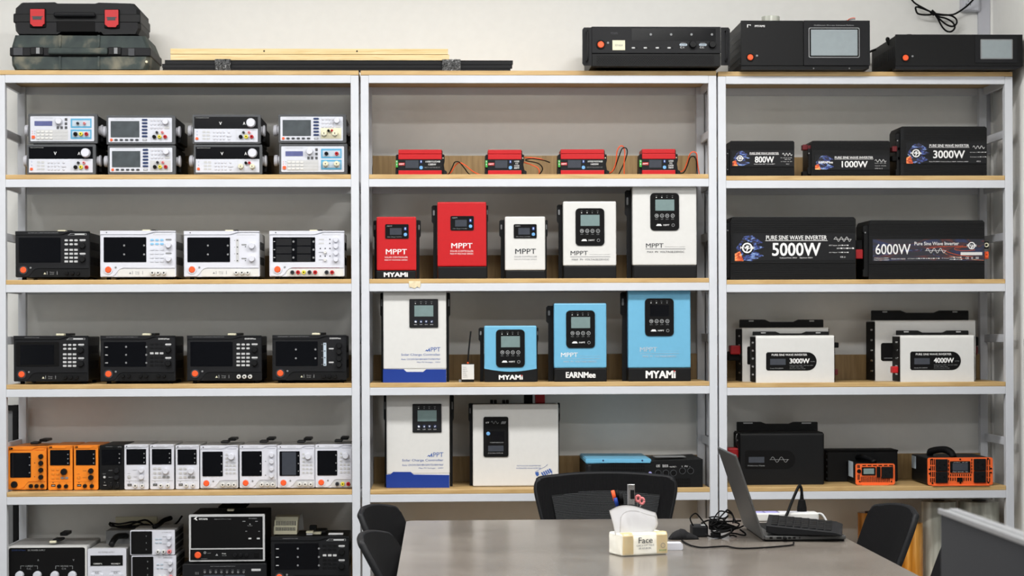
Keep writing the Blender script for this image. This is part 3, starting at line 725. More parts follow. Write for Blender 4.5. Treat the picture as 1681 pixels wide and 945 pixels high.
red_box('small red controller reading 600W', J, (1145, 1443, 132, 357), '600W', '太阳能升压控制器', [
    ('deep', [(1490, 345, -.03), (1540, 354, -.02), (1600, 350, -.01), (1630, 300, 0), (1590, 255, .004), (1500, 235, .004), (1480, 222, 0), (1540, 210, -.01), (1640, 222, -.02), (1700, 240, -.03)]),
    ('redorange', [(1445, 250, -.05), (1455, 200, -.04), (1500, 196, -.03), (1600, 205, -.03), (1660, 222, -.04)]),
    ('redorange', [(1470, 235, -.04), (1540, 262, -.03), (1590, 290, -.02), (1605, 330, -.02), (1590, 352, -.03)])])
red_box('small red controller reading 1400W', K, (220, 607, 128, 356), '1400W', '太阳能升压控制器', [
    ('redorange', [(655, 340, -.03), (690, 310, -.02), (715, 240, -.01), (720, 150, 0), (745, 104, .003), (775, 106, .003), (790, 160, 0), (786, 260, -.01), (790, 352, -.02)]),
    ('deep', [(655, 345, -.03), (700, 300, -.02), (735, 200, 0), (765, 125, .004), (800, 120, .004), (812, 160, 0), (785, 250, -.01), (740, 352, -.03)])])
red_box('small red controller reading 700W', K, (945, 1240, 124, 354), '700W', '太阳能升压控制器', [
    ('deep', [(1275, 335, -.03), (1320, 330, -.02), (1350, 270, -.01), (1370, 205, 0), (1400, 190, .002), (1425, 220, 0), (1435, 280, -.01), (1444, 350, -.02)]),
    ('redorange', [(1280, 325, -.04), (1325, 305, -.03), (1350, 240, -.02), (1370, 170, 0), (1400, 150, .002), (1430, 170, 0), (1440, 240, -.01), (1460, 348, -.02)])])

# ================================================================ wall-mount solar controllers
def bracket(d, u0, u1, v0, v1, side, vb):
    """black perforated ear at one side, wide at the top and narrowing below"""
    w = u1-u0
    if side < 0: pts = [(u0+w*.25, v0), (u1, v0), (u1, vb), (u0+w*.3, vb), (u0+w*.3, v1+18), (u0, v1), (u0, v0+w*.25)]
    else: pts = [(u1-w*.25, v0), (u0, v0), (u0, vb), (u1-w*.3, vb), (u1-w*.3, v1+18), (u1, v1), (u1, v0+w*.25)]
    o = d.poly('mounting_ear', pts, -.060, -.052, 'black')
    m = (u0+u1)/2+side*w*.1
    d.rr('slot', m-w*.15, v0+(v1-v0)*.30, m+w*.15, v0+(v1-v0)*.62, w*.14, -.0521, -.0515, 'grey', par=o)
    return o
def small_panel(d, u0, v0, u1, v1, key=True):
    w = u1-u0; h = v1-v0
    o = d.rr('control_panel', u0, v0, u1, v1, w*.05, 0, .0025, 'black')
    d.rr('panel_rim', u0+w*.02, v0+h*.03, u1-w*.02, v1-h*.03, w*.045, .0025, .003, 'deep', par=o)
    d.box('display', u0+w*.20, v0+h*.27, u0+w*.70, v0+h*.74, .003, .0036, 'lcd_dark', par=o)
    d.text('MPPT', u0+w*.08, v0+h*.10, u0+w*.30, v0+h*.18, 'printgrey', .0034, par=o)
    d.text('Solar Charge Controller', u0+w*.10, v0+h*.85, u0+w*.72, v0+h*.92, 'printgrey', .0034, par=o)
    d.rr('phone_icon', u0+w*.80, v0+h*.20, u0+w*.91, v0+h*.43, w*.03, .003, .0034, 'blue', par=o)
    d.box('phone_screen', u0+w*.83, v0+h*.24, u0+w*.88, v0+h*.37, .0034, .0038, 'bluegrey', par=o)
    d.cyl('round_button', u0+w*.86, v0+h*.72, w*.075, .003, .005, 'button_blue', par=o, seg=16)
def tall_panel(d, u0, v0, u1, v1, lcd='lcd'):
    w = u1-u0; h = v1-v0
    o = d.rr('control_panel', u0, v0, u1, v1, w*.14, 0, .003, 'black', k=5)
    d.rr('panel_rim', u0+w*.02, v0+h*.015, u1-w*.02, v1-h*.015, w*.13, .003, .0035, 'deep', par=o, k=5)
    d.box('display', u0+w*.175, v0+h*.175, u0+w*.83, v0+h*.47, .0035, .004, lcd, par=o)
    for k, x in enumerate((.21, .40, .575, .765)):
        d.cyl('indicator', u0+w*x, v0+h*.12, w*.018, .0035, .004, 'printwhite' if k < 2 else 'grey', par=o, seg=8)
        d.boxes('indicator_mark', [(u0+w*(x-.03), v0+h*.07, u0+w*(x+.03), v0+h*.075)], .0035, .0038, 'printgrey', par=o)
    for k, (x, t) in enumerate(((.22, 'ESC'), (.405, 'UP'), (.585, 'DOWN'), (.775, 'ENTER'))):
        b = d.ring('round_button', u0+w*x, v0+h*.605, w*.068, w*.048, .0035, .0045, 'printgrey', par=o, seg=14)
        sx = w*.026; cx, cy = u0+w*x, v0+h*.605
        sh = {0: [(cx-sx, cy-sx), (cx+sx, cy-sx), (cx+sx, cy+sx), (cx-sx, cy+sx*.2)], 1: [(cx-sx, cy+sx*.7), (cx+sx, cy+sx*.7), (cx, cy-sx)], 2: [(cx-sx, cy-sx*.7), (cx+sx, cy-sx*.7), (cx, cy+sx)], 3: [(cx-sx, cy), (cx+sx, cy-sx), (cx-sx*.1, cy+sx)]}[k]
        d.poly('button_symbol', sh, .0035, .0042, 'printgrey', par=o)
        d.text(t, u0+w*(x-.045), v0+h*.685, u0+w*(x+.045), v0+h*.705, 'printgrey', .0038, par=o)
    d.poly('bar_logo', [(u0+w*.20, v0+h*.87), (u0+w*.25, v0+h*.825), (u0+w*.36, v0+h*.825), (u0+w*.40, v0+h*.875), (u0+w*.20, v0+h*.875)], .0035, .0039, 'printwhite', par=o)
    d.text('MPPT', u0+w*.45, v0+h*.835, u0+w*.66, v0+h*.875, 'printwhite', .0039, 1, par=o)
    d.ring('badge', u0+w*.79, v0+h*.855, w*.055, w*.042, .0035, .0039, 'printgrey', par=o, seg=8)
def square_panel(d, u0, v0, u1, v1):
    w = u1-u0; h = v1-v0
    o = d.rr('control_panel', u0, v0, u1, v1, w*.03, 0, .003, 'black')
    d.rr('panel_rim', u0+w*.025, v0+h*.025, u1-w*.025, v1-h*.025, w*.02, .003, .0035, 'black2', par=o)
    d.box('display', u0+w*.175, v0+h*.225, u0+w*.83, v0+h*.61, .0035, .004, 'lcd', par=o)
    for x in (.21, .40, .575, .77):
        d.cyl('indicator', u0+w*x, v0+h*.16, w*.016, .0035, .004, 'printwhite' if x < .3 else 'grey', par=o, seg=8)
        d.boxes('indicator_mark', [(u0+w*(x-.03), v0+h*.095, u0+w*(x+.03), v0+h*.103)], .0035, .0038, 'printgrey', par=o)
    for k, (x, t) in enumerate(((.22, 'ESC'), (.405, 'UP'), (.585, 'DOWN'), (.775, 'ENTER'))):
        cx, cy, sx = u0+w*x, v0+h*.79, w*.03
        d.cyl('round_button', cx, cy, w*.055, .0035, .005, 'navy', par=o, seg=12)
        sh = {0: [(cx-sx, cy-sx), (cx+sx, cy-sx*.4), (cx+sx, cy+sx), (cx-sx, cy+sx)], 1: [(cx-sx, cy+sx*.8), (cx+sx, cy+sx*.8), (cx, cy-sx)], 2: [(cx-sx, cy-sx*.8), (cx+sx, cy-sx*.8), (cx, cy+sx)], 3: [(cx-sx, cy), (cx+sx, cy-sx), (cx-sx*.1, cy+sx)]}[k]
        d.poly('button_symbol', sh, .005, .0056, 'printwhite', par=o)
        d.text(t, u0+w*(x-.05), v0+h*.88, u0+w*(x+.05), v0+h*.905, 'printwhite', .0038, par=o)
def controller(label, crop, face, base, ears, col, side, basecol='black', Y=6.43, rest=None, group='wall-mount solar controllers', taper=0, basepoly=None, depth=.10, basey0=None, chin=True):
    x0, x1, y0, y1 = face; bx0, bx1, by = base
    d = D('solar_controller', label, 'solar controller', crop, Y, rest, by, (x0+x1)/2, group)
    d.box('housing', x0+3, y0+4, x1-3, by, -depth, -.012, side, .002)
    d.box('front_cover', x0, y0, x1, y1, -.03, 0, col, .004)
    if basepoly: d.poly('base', basepoly, -.03, .0008, basecol)
    elif chin: d.box('base', bx0, y1+2, bx1, by, -.085, -.001, basecol, .003)
    for (u0, u1, v0, v1, sd) in ears: bracket(d, u0, u1, v0, v1, sd, by)
    return d
L = (590, 300, 5.2516); MM = (890, 290, 4.974); N = (590, 460, 4.974); O = (880, 460, 4.974); P = (590, 630, 4.7257)
z2 = ZL[2]
def mppt_lines(d, q, m1, m2):
    (a, b, c, e), (a2, b2, c2, e2), (a3, b3, c3, e3) = q
    d.text('MPPT', a, b, c, e, m1, .0006, .6); d.text('SOLAR CONTROLLER', a2, b2, c2, e2, m2, .0006); d.text('MAX PV VOLTAGE 150VDC', a3, b3, c3, e3, m2, .0006)
d = controller('small red solar controller with white letters on its black foot', L, (148, 490, 283, 745), (145, 487, 820), [(115, 148, 308, 440, -1), (490, 528, 305, 440, 1)], 'red', 'darkred', rest=z2)
small_panel(d, 222, 347, 425, 472); mppt_lines(d, ((228, 562, 410, 606), (218, 625, 416, 638), (218, 650, 416, 661)), 'printwhite', 'printwhite')
d.text('MYAMi', 210, 762, 418, 801, 'printwhite', .0002, 3)
d = controller('large red solar controller with a plain black foot', L, (672, 1095, 157, 713), (678, 1098, 820), [(622, 670, 178, 320, -1), (1097, 1113, 178, 310, 1)], 'red', 'darkred', rest=z2)
small_panel(d, 785, 278, 986, 402); mppt_lines(d, ((792, 512, 975, 556), (783, 573, 982, 587), (783, 597, 982, 610)), 'printwhite', 'printwhite')
d = controller('small white solar controller beside the large red one', L, (1255, 1602, 284, 747), (1263, 1602, 820), [(1210, 1255, 306, 440, -1), (1603, 1630, 306, 440, 1)], 'warmwhite', 'black', rest=z2)
small_panel(d, 1330, 350, 1528, 472); mppt_lines(d, ((1343, 562, 1522, 606), (1335, 623, 1530, 637), (1335, 648, 1530, 658)), 'ink', 'inkgrey')
d = controller('middle-sized white solar controller with a tall black control panel', MM, (172, 605, 195, 720), (178, 607, 825), [(128, 172, 214, 350, -1), (606, 616, 218, 340, 1)], 'warmwhite', 'black', rest=z2)
tall_panel(d, 272, 252, 508, 558)
def pv_text(d, q, m1, m2):
    a, b, c, e = q[0]
    d.text('MPPT', a, b, c, e, m1, .0006, .3); x0, y0, x1, y1 = q[1]
    d.text('Photovoltaic power controller', x0, y0, x1, y1, m2, .0006)
    d.boxes('rule', [q[2]], .0003, .0007, m2); d.text('MAX  PV  VOLTAGE:230VDC', *q[3], m2, .0006, .3)
pv_text(d, ((232, 600, 373, 634), (388, 626, 555, 633), (230, 646, 556, 649), (243, 662, 547, 677)), 'ink', 'inkgrey')
d = controller('tall white solar controller reaching up behind the shelf beam', MM, (738, 1262, 70, 715), (748, 1262, 822), [(688, 738, 95, 290, -1), (1263, 1270, 95, 280, 1)], 'warmwhite', 'black', rest=z2)
tall_panel(d, 882, 126, 1118, 433); pv_text(d, ((847, 537, 990, 573), (1003, 562, 1170, 569), (843, 581, 1170, 584), (857, 599, 1160, 614)), 'ink', 'ink')
z3 = ZL[3]
def scc_text(d, a, m='blueink'):
    # a: right edge u, top v
    r, t = a
    d.poly('brand_zigzag', [(r-128, t+33), (r-112, t+18), (r-104, t+26), (r-88, t+3), (r-84, t+35), (r-92, t+35), (r-93, t+22), (r-104, t+36), (r-113, t+28)], 0, .0007, 'blueink')
    d.text('PPT', r-78, t, r, t+35, m, .0006)
    d.text('Solar Charge Controller', r-320, t+51, r, t+74, m, .0006); d.text('Auto 12V/24V/36V/48V/60V/72V/84V/96V', r-320, t+90, r, t+104, m, .0006)
    d.text('Max PV Voltage:   230V', r-190, t+117, r, t+129, m, .0006)
d = controller('white and blue charge controller with a notched blue foot', N, (195, 710, 78, 716), (193, 708, 825), [(166, 195, 90, 270, -1), (711, 742, 90, 270, 1)], 'warmwhite', 'black', rest=z3, chin=False)
d.box('lower_cover', 195, 716, 710, 824, -.03, -.0002, 'warmwhite', .002)
d.poly('base', [(193, 717), (362, 717), (385, 738), (520, 738), (545, 717), (709, 717), (709, 825), (193, 825)], -.028, .0012, 'blue')
square_panel(d, 408, 143, 643, 377); scc_text(d, (661, 537))
# antenna logger
d = D('antenna_module', 'small wireless module with a thin black antenna and a white sticker', 'wireless module', N, 6.44, z3, 825, 885)
d.box('housing', 837, 674, 936, 825, -.028, 0, 'black', .002)
d.box('sticker', 835, 680, 936, 802, 0, .0008, 'warmwhite', label='white printed sticker')
for k in range(6): d.text(['MODEL WIFI-LOGGER', 'INPUT 5V', 'SERIAL NO', 'PASS', 'RS485', 'MADE IN CHINA'][k], 845, 700+16*k, 872+(k % 3)*6, 708+16*k, 'inkgrey', .0012)
d.cyl('antenna_nut', 886, 668, 8, -.016, -.006, 'redorange', seg=10)
d.tube('antenna', [(886, 670, -.011), (890, 600, -.011), (900, 500, -.011), (910, 408, -.011)], .0026, 'black', seg=8)
d.box('plug', 812, 805, 834, 828, -.02, -.008, 'grey', .001)
d = controller('small sky-blue solar controller with a curved black foot', N, (1020, 1447, 365, 700), (1026, 1447, 825), [(976, 1018, 380, 480, -1), (1448, 1468, 380, 480, 1)], 'sky', 'navy', rest=z3, chin=False)
cur = [(1020+427*t/10, 716+24*math.sin(math.pi*t/10)) for t in range(11)]
d.poly('lower_cover', [(1447, 690), (1020, 690)]+cur, -.03, -.0001, 'sky')
d.poly('base', cur[::-1]+[(1024, 825), (1447, 825)], -.07, -.0006, 'black')
tall_panel(d, 1115, 396, 1350, 704); d.text('MYAMi', 1138, 767, 1334, 805, 'printwhite', .0008, 3); d.cyl('red_dot', 1325, 771, 6, .0008, .0014, 'red', seg=8)
d = controller('middle-sized sky-blue solar controller with a plain-edged black foot', O, (147, 575, 182, 710), (150, 578, 822), [(90, 147, 200, 330, -1), (576, 583, 195, 320, 1)], 'sky', 'navy', rest=z3)
tall_panel(d, 245, 240, 481, 547); pv_text(d, ((203, 585, 341, 620), (355, 610, 522, 616), (200, 633, 522, 635), (225, 650, 495, 665)), 'printwhite', 'bluegrey')
d.text('EARNMee', 243, 742, 486, 791, 'printwhite', .0003, 3)
d = controller('tall sky-blue solar controller reaching up behind the shelf beam', O, (752, 1262, 70, 712), (754, 1265, 822), [(700, 750, 90, 270, -1), (1263, 1272, 90, 270, 1)], 'sky', 'navy', rest=z3)
tall_panel(d, 888, 145, 1124, 453, 'screen'); pv_text(d, ((848, 543, 988, 580), (1003, 572, 1170, 577), (850, 594, 1170, 596), (872, 610, 1145, 625)), 'bluegrey', 'bluegrey')
d.text('MYAMi', 895, 735, 1140, 796, 'printwhite', .0003, 3); d.cyl('red_dot', 1130, 738, 7, .0003, .0012, 'red', seg=8)
z4 = ZL[4]
d = controller('white and blue charge controller with a raised tab on its blue foot', P, (210, 700, 80, 706), (208, 698, 812), [(185, 210, 92, 280, -1), (701, 734, 92, 280, 1)], 'warmwhite', 'black', Y=6.47, rest=z4, chin=False)
d.box('lower_cover', 210, 704, 700, 811, -.03, -.0002, 'warmwhite', .002)
d.poly('base', [(208, 709), (242, 706), (262, 688), (398, 688), (420, 708), (698, 712), (698, 811), (208, 811)], -.028, .0012, 'blue')
square_panel(d, 412, 160, 637, 382); scc_text(d, (651, 537))
# broad white inverter-charger
d = controller('broad white inverter with a narrow black control panel and a blue emblem', P, (880, 1545, 163, 799), (880, 1545, 803), [(848, 880, 160, 290, -1), (1546, 1563, 157, 290, 1)], 'warmwhite', 'deep', Y=6.49, rest=z4, chin=False, depth=.13)
o = d.rr('control_panel', 962, 260, 1156, 572, 16, 0, .003, 'black', k=5)
d.rr('panel_rim', 966, 264, 1152, 568, 14, .003, .0035, 'deep', par=o, k=5)
d.text('≥V', 980, 298, 1006, 312, 'printwhite', .0038, 1, par=o)
for k in range(3): d.poly('panel_mark', [(1098+12*k, 316), (1106+12*k, 296), (1114+12*k, 296), (1106+12*k, 316)], .0035, .0039, 'grey', par=o)
dd_ = d.par; d.par = o; d.wave(1020, 1078, 304, 10, 2, 'grey', .0042, .0006, False); d.par = dd_
d.rr('panel_window', 980, 362, 1133, 545, 8, .0035, .004, 'black2', par=o)
d.rr('window_inner', 983, 365, 1130, 542, 8, .004, .0042, 'deep', par=o)
d.cyl('round_button', 999, 391, 15, .0042, .006, 'button_blue', par=o, seg=14)
d.box('display', 1022, 376, 1122, 448, .0042, .0047, 'screen', par=o); d.box('display', 998, 484, 1118, 528, .0042, .0047, 'lcd_dark', par=o)
d.text('INVERTER WORKING LIGHT', 1014, 456, 1118, 464, 'printgrey', .0048, par=o); d.text('SOLAR CHARGE CONTROLLER', 998, 538, 1114, 546, 'printgrey', .0048, par=o)
for u, v, m_ in ((1018, 134, 'deep'), (1046, 134, 'deep'), (1112, 134, 'deep'), (1140, 134, 'deep')): d.box('connector', u, v, u+22, 165, -.06, -.03, m_, .001)
d.box('battery_terminal', 1283, 80, 1350, 165, -.08, -.05, 'deep', .002); d.box('battery_terminal', 1370, 80, 1446, 162, -.08, -.045, 'red2', .003, label='red terminal cover')
x, z = d.p(1420, 692)
arc = []
for k in range(20):
    a = math.radians(-125+k*(150)/19); r0 = d.len(78); arc.append(Vector((x+r0*math.cos(a)*.95, -.0004, z+r0*math.sin(a)*.85)))
v_, f_ = tube_geo(arc, [.0002+.0012*math.sin(math.pi*k/19) for k in range(20)], 5); obj('emblem_arc', [tuple(q) for q in v_], f_, 'blueink', d.root)
d.tube('emblem_stroke', [(1362, 690, .0005), (1400, 668, .0005), (1440, 648, .0005), (1462, 628, .0005)], .0005, 'blueink', seg=4)
d.poly('emblem_sun', [(1364, 692), (1388, 686), (1394, 712), (1378, 724), (1366, 708)], 0, .0008, 'blueink')
bars = []
for i in range(5):
    u = 1408+15*i; v = 694-7*i
    d.poly('emblem_cell', [(u, v), (u+10, v-5), (u+27, v+24), (u+17, v+30)], 0, .0008, 'blueink')
d.text('PHOTOVOLTAIC SOLAR PURE SINE', 1222, 636, 1408, 645, 'blueink', .0006); d.text('INTEGRATED WAVE INVERTER', 1218, 655, 1408, 664, 'blueink', .0006)
# blue topped charger
Q = (860, 630, 3.937)
d = D('inverter_charger', 'low black inverter with a sky-blue cover over its left half', 'inverter', Q, 6.42, z4, 672, 780)
d.poly('housing', [(400, 520), (1157, 490), (1157, 670), (400, 670)], -.28, -.001, 'black')
# rounded corner column, vents
d.boxes('vent_slots', [(490+14*i, 524+25*j, 499+14*i, 540+25*j) for i in range(21) for j in range(5)], -.001, .0002, 'deep')
d.boxes('vent_slots', [(852+12*i, 612+21*j, 859+12*i, 627+21*j) for i in range(19) for j in range(3)], -.001, .0002, 'deep')
d.tube('corner_edge', [(425, 525, -.006), (425, 600, -.006), (425, 668, -.006)], .008, 'black2', seg=10)
bm = bmesh.new(); a = [d.p(400, 517), d.p(822, 517), d.p(822, 487), d.p(400, 487)]
prism(bm, [d.p(400, 518), d.p(823, 518), d.p(823, 486), d.p(400, 486)], -.002, .281)
bmesh.ops.bevel(bm, geom=[e for e in bm.edges], offset=.003, segments=2, affect='EDGES')
bm_obj('blue_cover', bm, 'sky', d.root, label='sky-blue sheet cover')
for u in (512, 765): d.cyl('screw', u, 497, 6, .0018, .003, 'navy', seg=10)
for u in (868, 918, 967): d.ring('cable_port', u, 578, 21, 18.5, 0, .0012, 'graphite'); 
for u, v in ((868, 578), (918, 578), (967, 578), (1025, 563), (1078, 565)): d.cyl('port_cap', u, v, 17, 0, .001, 'deep', seg=16)
for u in (1025, 1078): d.ring('cable_port', u, 564, 21, 18.5, 0, .0012, 'graphite')
d.cyl('round_button', 816, 580, 11, 0, .004, 'lilac', seg=14)
d.text('AC INPUT', 855, 524, 880, 541, 'printwhite', .0006); d.text('BREAKER 20A', 896, 523, 932, 541, 'printwhite', .0006); d.text('• OUTPUT •', 938, 534, 986, 542, 'printwhite', .0006); d.text('+  PV  -', 1018, 530, 1075, 540, 'printwhite', .0006)
x0, z0 = d.p(845, 487); x1, _ = d.p(1065, 487)
box('top_window', x0+.01, x1, .07, .15, z0+.0002, z0+.0012, 'grey', d.root, .0004)
pts = [(585+12*i, 596-16*math.sin(math.pi*i/14), .0006) for i in range(15)]
d.tube('copper_coil', pts, .0016, 'darkred', nn=2, seg=6)
# masking tape on the shelf edge
t_ = D('masking_tape', 'piece of beige masking tape stuck on the middle rack beam', 'tape', L, 6.3995, ZL[2]-.035, 905, 477)
t_.poly('tape_piece', [(426, 832), (526, 830), (528, 866), (520, 892), (500, 880), (474, 896), (446, 884), (430, 890)], 0, .0006, 'masking')

# ================================================================ black inverters on the right rack
def art(d, u0, v0, u1, v1, emb=True, brand=None):
    w = u1-u0; h = v1-v0
    d.poly('printed_art', [(u0+w*.12, v0+h*.9), (u0+w*.05, v0+h*.5), (u0+w*.3, v0+h*.08), (u0+w*.55, v0), (u0+w*.95, v0+h*.3), (u0+w*.7, v0+h*.38), (u0+w, v0+h*.48), (u0+w*.65, v0+h*.6), (u0+w*.98, v0+h*.8), (u0+w*.6, v0+h), (u0+w*.35, v0+h*.98)], .0006, .0009, 'art_blue')
    d.poly('printed_flame', [(u0, v0+h), (u0, v0+h*.72), (u0+w*.18, v0+h*.62), (u0+w*.25, v0+h*.85), (u0+w*.3, v0+h)], .0009, .0012, 'art_fire')
    if emb:
        cx, cy, r = u0+w*.42, v0+h*.5, h*.2
        d.cyl('emblem_ground', cx, cy, r*1.25, .0009, .0013, 'deep', 1)
        d.ring('emblem', cx, cy, r, r*.72, .0013, .0017, 'printwhite')
        d.poly('emblem_mark', [(cx-r*.1, cy-r*.5), (cx+r*.4, cy-r*.4), (cx+r*.1, cy), (cx+r*.3, cy+r*.1), (cx-r*.2, cy+r*.9), (cx-r*.1, cy+r*.1), (cx-r*.4, cy)], .0013, .0017, 'printwhite')
        d.text('MYAMi', cx-r*1.3, cy-r*.25, cx+r*1.3, cy+r*.2, 'printwhite', .0019, 2)
    if brand: d.text(brand, u0+w*.18, v0+h*.42, u0+w*.92, v0+h*.58, 'printwhite', .0012, 2)
def black_inverter(label, crop, face, Y, ends, name='power_inverter', group='black sine wave inverters with printed labels', depth=.16):
    x0, x1, y0, y1 = face; h = y1-y0
    d = D(name, label, 'inverter', crop, Y, ZR[1] if crop in (R_, S_) else ZR[2], y1, (x0+x1)/2, group)
    c = h*.035
    d.poly('housing', [(x0, y1), (x0, y0+c*2), (x0+c, y0), (x1-c, y0), (x1, y0+c), (x1, y1)], -depth, -.003, 'black')
    d.boxes('heat_fins', [(x0+4, y0+h*.05+h*.035*i, x1-4, y0+h*.05+h*.035*i+h*.012) for i in range(6)]+[(x0+4, y0+h*.76+h*.035*i, x1-4, y0+h*.76+h*.035*i+h*.012) for i in range(6)], -.004, -.0015, 'black')
    d.box('label_recess', x0+3, y0+h*.27, x1-3, y0+h*.74, -.004, -.0005, 'black', .001)
    return d
R_ = (1180, 190, 6.697); S_ = (1420, 180, 6.4406); T_ = (1180, 330, 6.2988); U_ = (1400, 330, 5.982); V_ = (1180, 490, 5.904); W_ = (1400, 490, 5.9075); X_ = (1170, 670, 5.908); Y_ = (1400, 670, 5.9075)
def ear(d, u0, u1, v0, v1, dots=()):
    o = d.poly('mounting_ear', [(u0+8, v0), (u1, v0), (u1, v1), (u0+8, v1), (u0, v1-12), (u0, v1-60), (u0+10, v1-75), (u0+10, v0+75), (u0, v0+60), (u0, v0+12)], -.030, -.012, 'black')
    for v in dots: d.cyl('slot', (u0+u1)/2-4, v, 7, -.0122, -.0115, 'printgrey', par=o, seg=8)
def specs(d, u0, u1, rows, m='printwhite'):
    for v, t, h in rows: d.text(t, u0, v, u1, v+h, m, .0009)
d = black_inverter('black inverter reading 800W', R_, (122, 832, 263, 655), 6.43, None)
ear(d, 88, 124, 350, 625, (399, 575))
d.box('label_plate', 148, 372, 828, 540, -.0005, .0006, 'black2'); art(d, 150, 374, 345, 538)
d.text('PURE SINE WAVE INVERTER', 340, 390, 658, 411, 'printwhite', .0009, 1); d.boxes('rule', [(338, 413, 660, 416)], .0006, .0009, 'printwhite')
d.text('800W', 396, 435, 606, 503, 'printwhite', .0009, 1.5)
d.wave(700, 805, 412, 15, 3, 'printwhite', line=False)
specs(d, 680, 805, ((446, 'DC Input: 12V 24V 48V', 9), (487, 'AC Output: 110V  220V', 9))); d.text('60V 72V', 725, 462, 788, 471, 'printwhite', .0009); d.text('CE ⌂', 740, 512, 772, 523, 'printwhite', .0009)
d.text('Continuous Power: 400W   Peak Power: 800W', 386, 514, 614, 523, 'printwhite', .0009)
d.cyl('screw', 840, 324, 6, -.03, -.02, 'grey', seg=8); d.cyl('screw', 840, 622, 6, -.03, -.02, 'grey', seg=8)
# 1000 W spans two crops
CR1 = (1180, 190, 6.697)
d = black_inverter('black inverter reading 1000W with a dark red knob', R_, (1020, 1882, 263, 655), 6.43, None)
ear(d, 985, 1022, 345, 625, (398,))
for v, m_ in ((330, 'darkred'), (622, 'deep')):
    o = d.box('terminal_knob', 930, v-30, 988, v+30, -.045, -.015, m_, .003); d.box('terminal_collar', 986, v-24, 1040, v+24, -.04, -.018, m_, .003, par=o)
d.box('label_plate', 1055, 418, 1875, 582, -.0005, .0006, 'black2'); art(d, 1058, 420, 1270, 580, False, 'EARNMee')
d.text('PURE SINE WAVE INVERTER', 1275, 435, 1695, 460, 'printwhite', .0009, 1); d.boxes('rule', [(1272, 464, 1697, 467)], .0006, .0009, 'printwhite')
d.text('1000W', 1350, 486, 1636, 556, 'printwhite', .0009, 1.5); d.wave(1716, 1838, 484, 14, 3, 'printwhite', line=False)
specs(d, 1716, 1838, ((506, 'Input: 24V 12V', 9), (535, 'Output: AC 110V, 60 Hz', 9))); d.text('CE ⌂ 2', 1716, 563, 1800, 573, 'printwhite', .0009)
d = black_inverter('tall black inverter reading 3000W beside the right post', S_, (376, 1290, 157, 685), 6.43, None)
d.poly('end_plate', [(376, 185), (400, 165), (412, 165), (412, 685), (376, 685)], -.06, -.001, 'black2')
ear(d, 335, 378, 230, 680, (305,))
for v, m_ in ((392, 'darkred'), (492, 'deep')):
    o = d.box('terminal_knob', 296, v-30, 350, v+30, -.05, -.01, m_, .003); d.box('terminal_collar', 348, v-24, 408, v+24, -.04, -.012, m_, .003, par=o)
d.box('label_plate', 434, 330, 1282, 550, -.0005, .0006, 'black2'); art(d, 436, 334, 680, 550)
d.text('PURE SINE WAVE INVERTER', 680, 347, 1098, 375, 'printwhite', .0009, 1); d.boxes('rule', [(676, 379, 1102, 382)], .0006, .0009, 'printwhite')
d.text('3000W', 720, 412, 1055, 494, 'printwhite', .0009, 1.5); d.wave(1140, 1262, 378, 16, 3, 'printwhite', line=False)
specs(d, 1110, 1280, ((427, 'DC Input: 12V■24V■48V■', 10), (476, 'AC Output: 110V■  220V■', 10))); d.text('CE ⌂', 1180, 520, 1220, 533, 'printwhite', .0009)
d.text('Model: MY-3000W   Continuous Power: 1500W   Peak Power: 3000W', 678, 525, 1092, 534, 'printwhite', .0009)
# second shelf
def block_terminal(d, u0, u1, v0, vm, v1):
    d.box('terminal_block', u0, v0, u1, v1, -.07, -.02, 'deep', .002); d.box('terminal_cover', u0, vm, u1, v1-2, -.068, -.012, 'red2', .002, label='red terminal cover')
d = black_inverter('long black inverter reading 5000W', T_, (122, 1418, 158, 808), 6.43, None, depth=.2)
ear(d, 80, 124, 215, 780, (296,))
d.box('label_plate', 150, 330, 1412, 606, -.0005, .0006, 'black2'); art(d, 165, 342, 470, 614)
d.text('PURE SINE WAVE INVERTER', 488, 349, 1116, 394, 'printwhite', .0009, 1); d.boxes('rule', [(480, 400, 1124, 405)], .0006, .0009, 'printwhite')
d.text('5000W', 550, 425, 1054, 560, 'printwhite', .0009, 1.5); d.wave(1195, 1365, 388, 24, 3, 'printwhite')
specs(d, 1140, 1340, ((446, 'DC Input: 24V■48V■', 13), (519, 'AC Output: 110V■ 220V■', 13))); d.text('60V■72V■96V■', 1220, 475, 1396, 488, 'printwhite', .0009); d.text('CE ⌂', 1256, 564, 1308, 578, 'printwhite', .0009)
d.text('Continuous Power: 2500W      Peak Power: 5000W', 628, 573, 970, 586, 'printwhite', .0009)
block_terminal(d, 1421, 1498, 395, 492, 590)
d.par = d.root
d = black_inverter('long black inverter reading 6000W with red and blue swirls', U_, (158, 1296, 178, 760), 6.43, None, depth=.2)
ear(d, 108, 160, 230, 730, (298,))
d.box('label_plate', 195, 365, 1290, 578, -.0005, .0006, 'art_swirl', label='dark label with blue and orange swirls')
for m_, pts in (('art_blue', [(200, 530), (420, 490), (640, 470), (800, 462)]), ('art_blue', [(200, 545), (430, 500), (660, 478), (820, 470)]), ('art_blue', [(790, 500), (800, 520), (860, 540), (960, 560)]), ('faceorange', [(1120, 438), (1010, 448), (1010, 470), (1100, 478), (1200, 470)]), ('art_fire', [(860, 450), (900, 500), (1000, 540), (1150, 560), (1285, 572)]), ('redorange', [(880, 460), (930, 490), (1040, 520), (1180, 540)]), ('redorange', [(720, 455), (840, 440), (960, 436), (1080, 432)])):
    d.tube('light_streak', [(u, v, .0005) for u, v in pts], .0007, m_, seg=4)
d.text('6000W', 222, 412, 566, 514, 'printwhite', .0012, .5); d.text('Pure Sine Wave Inverter', 605, 390, 1040, 424, 'printwhite', .0012, .5)
d.wave(718, 908, 477, 24, 3, 'printwhite', .0014)
cx, cy = 1166, 428
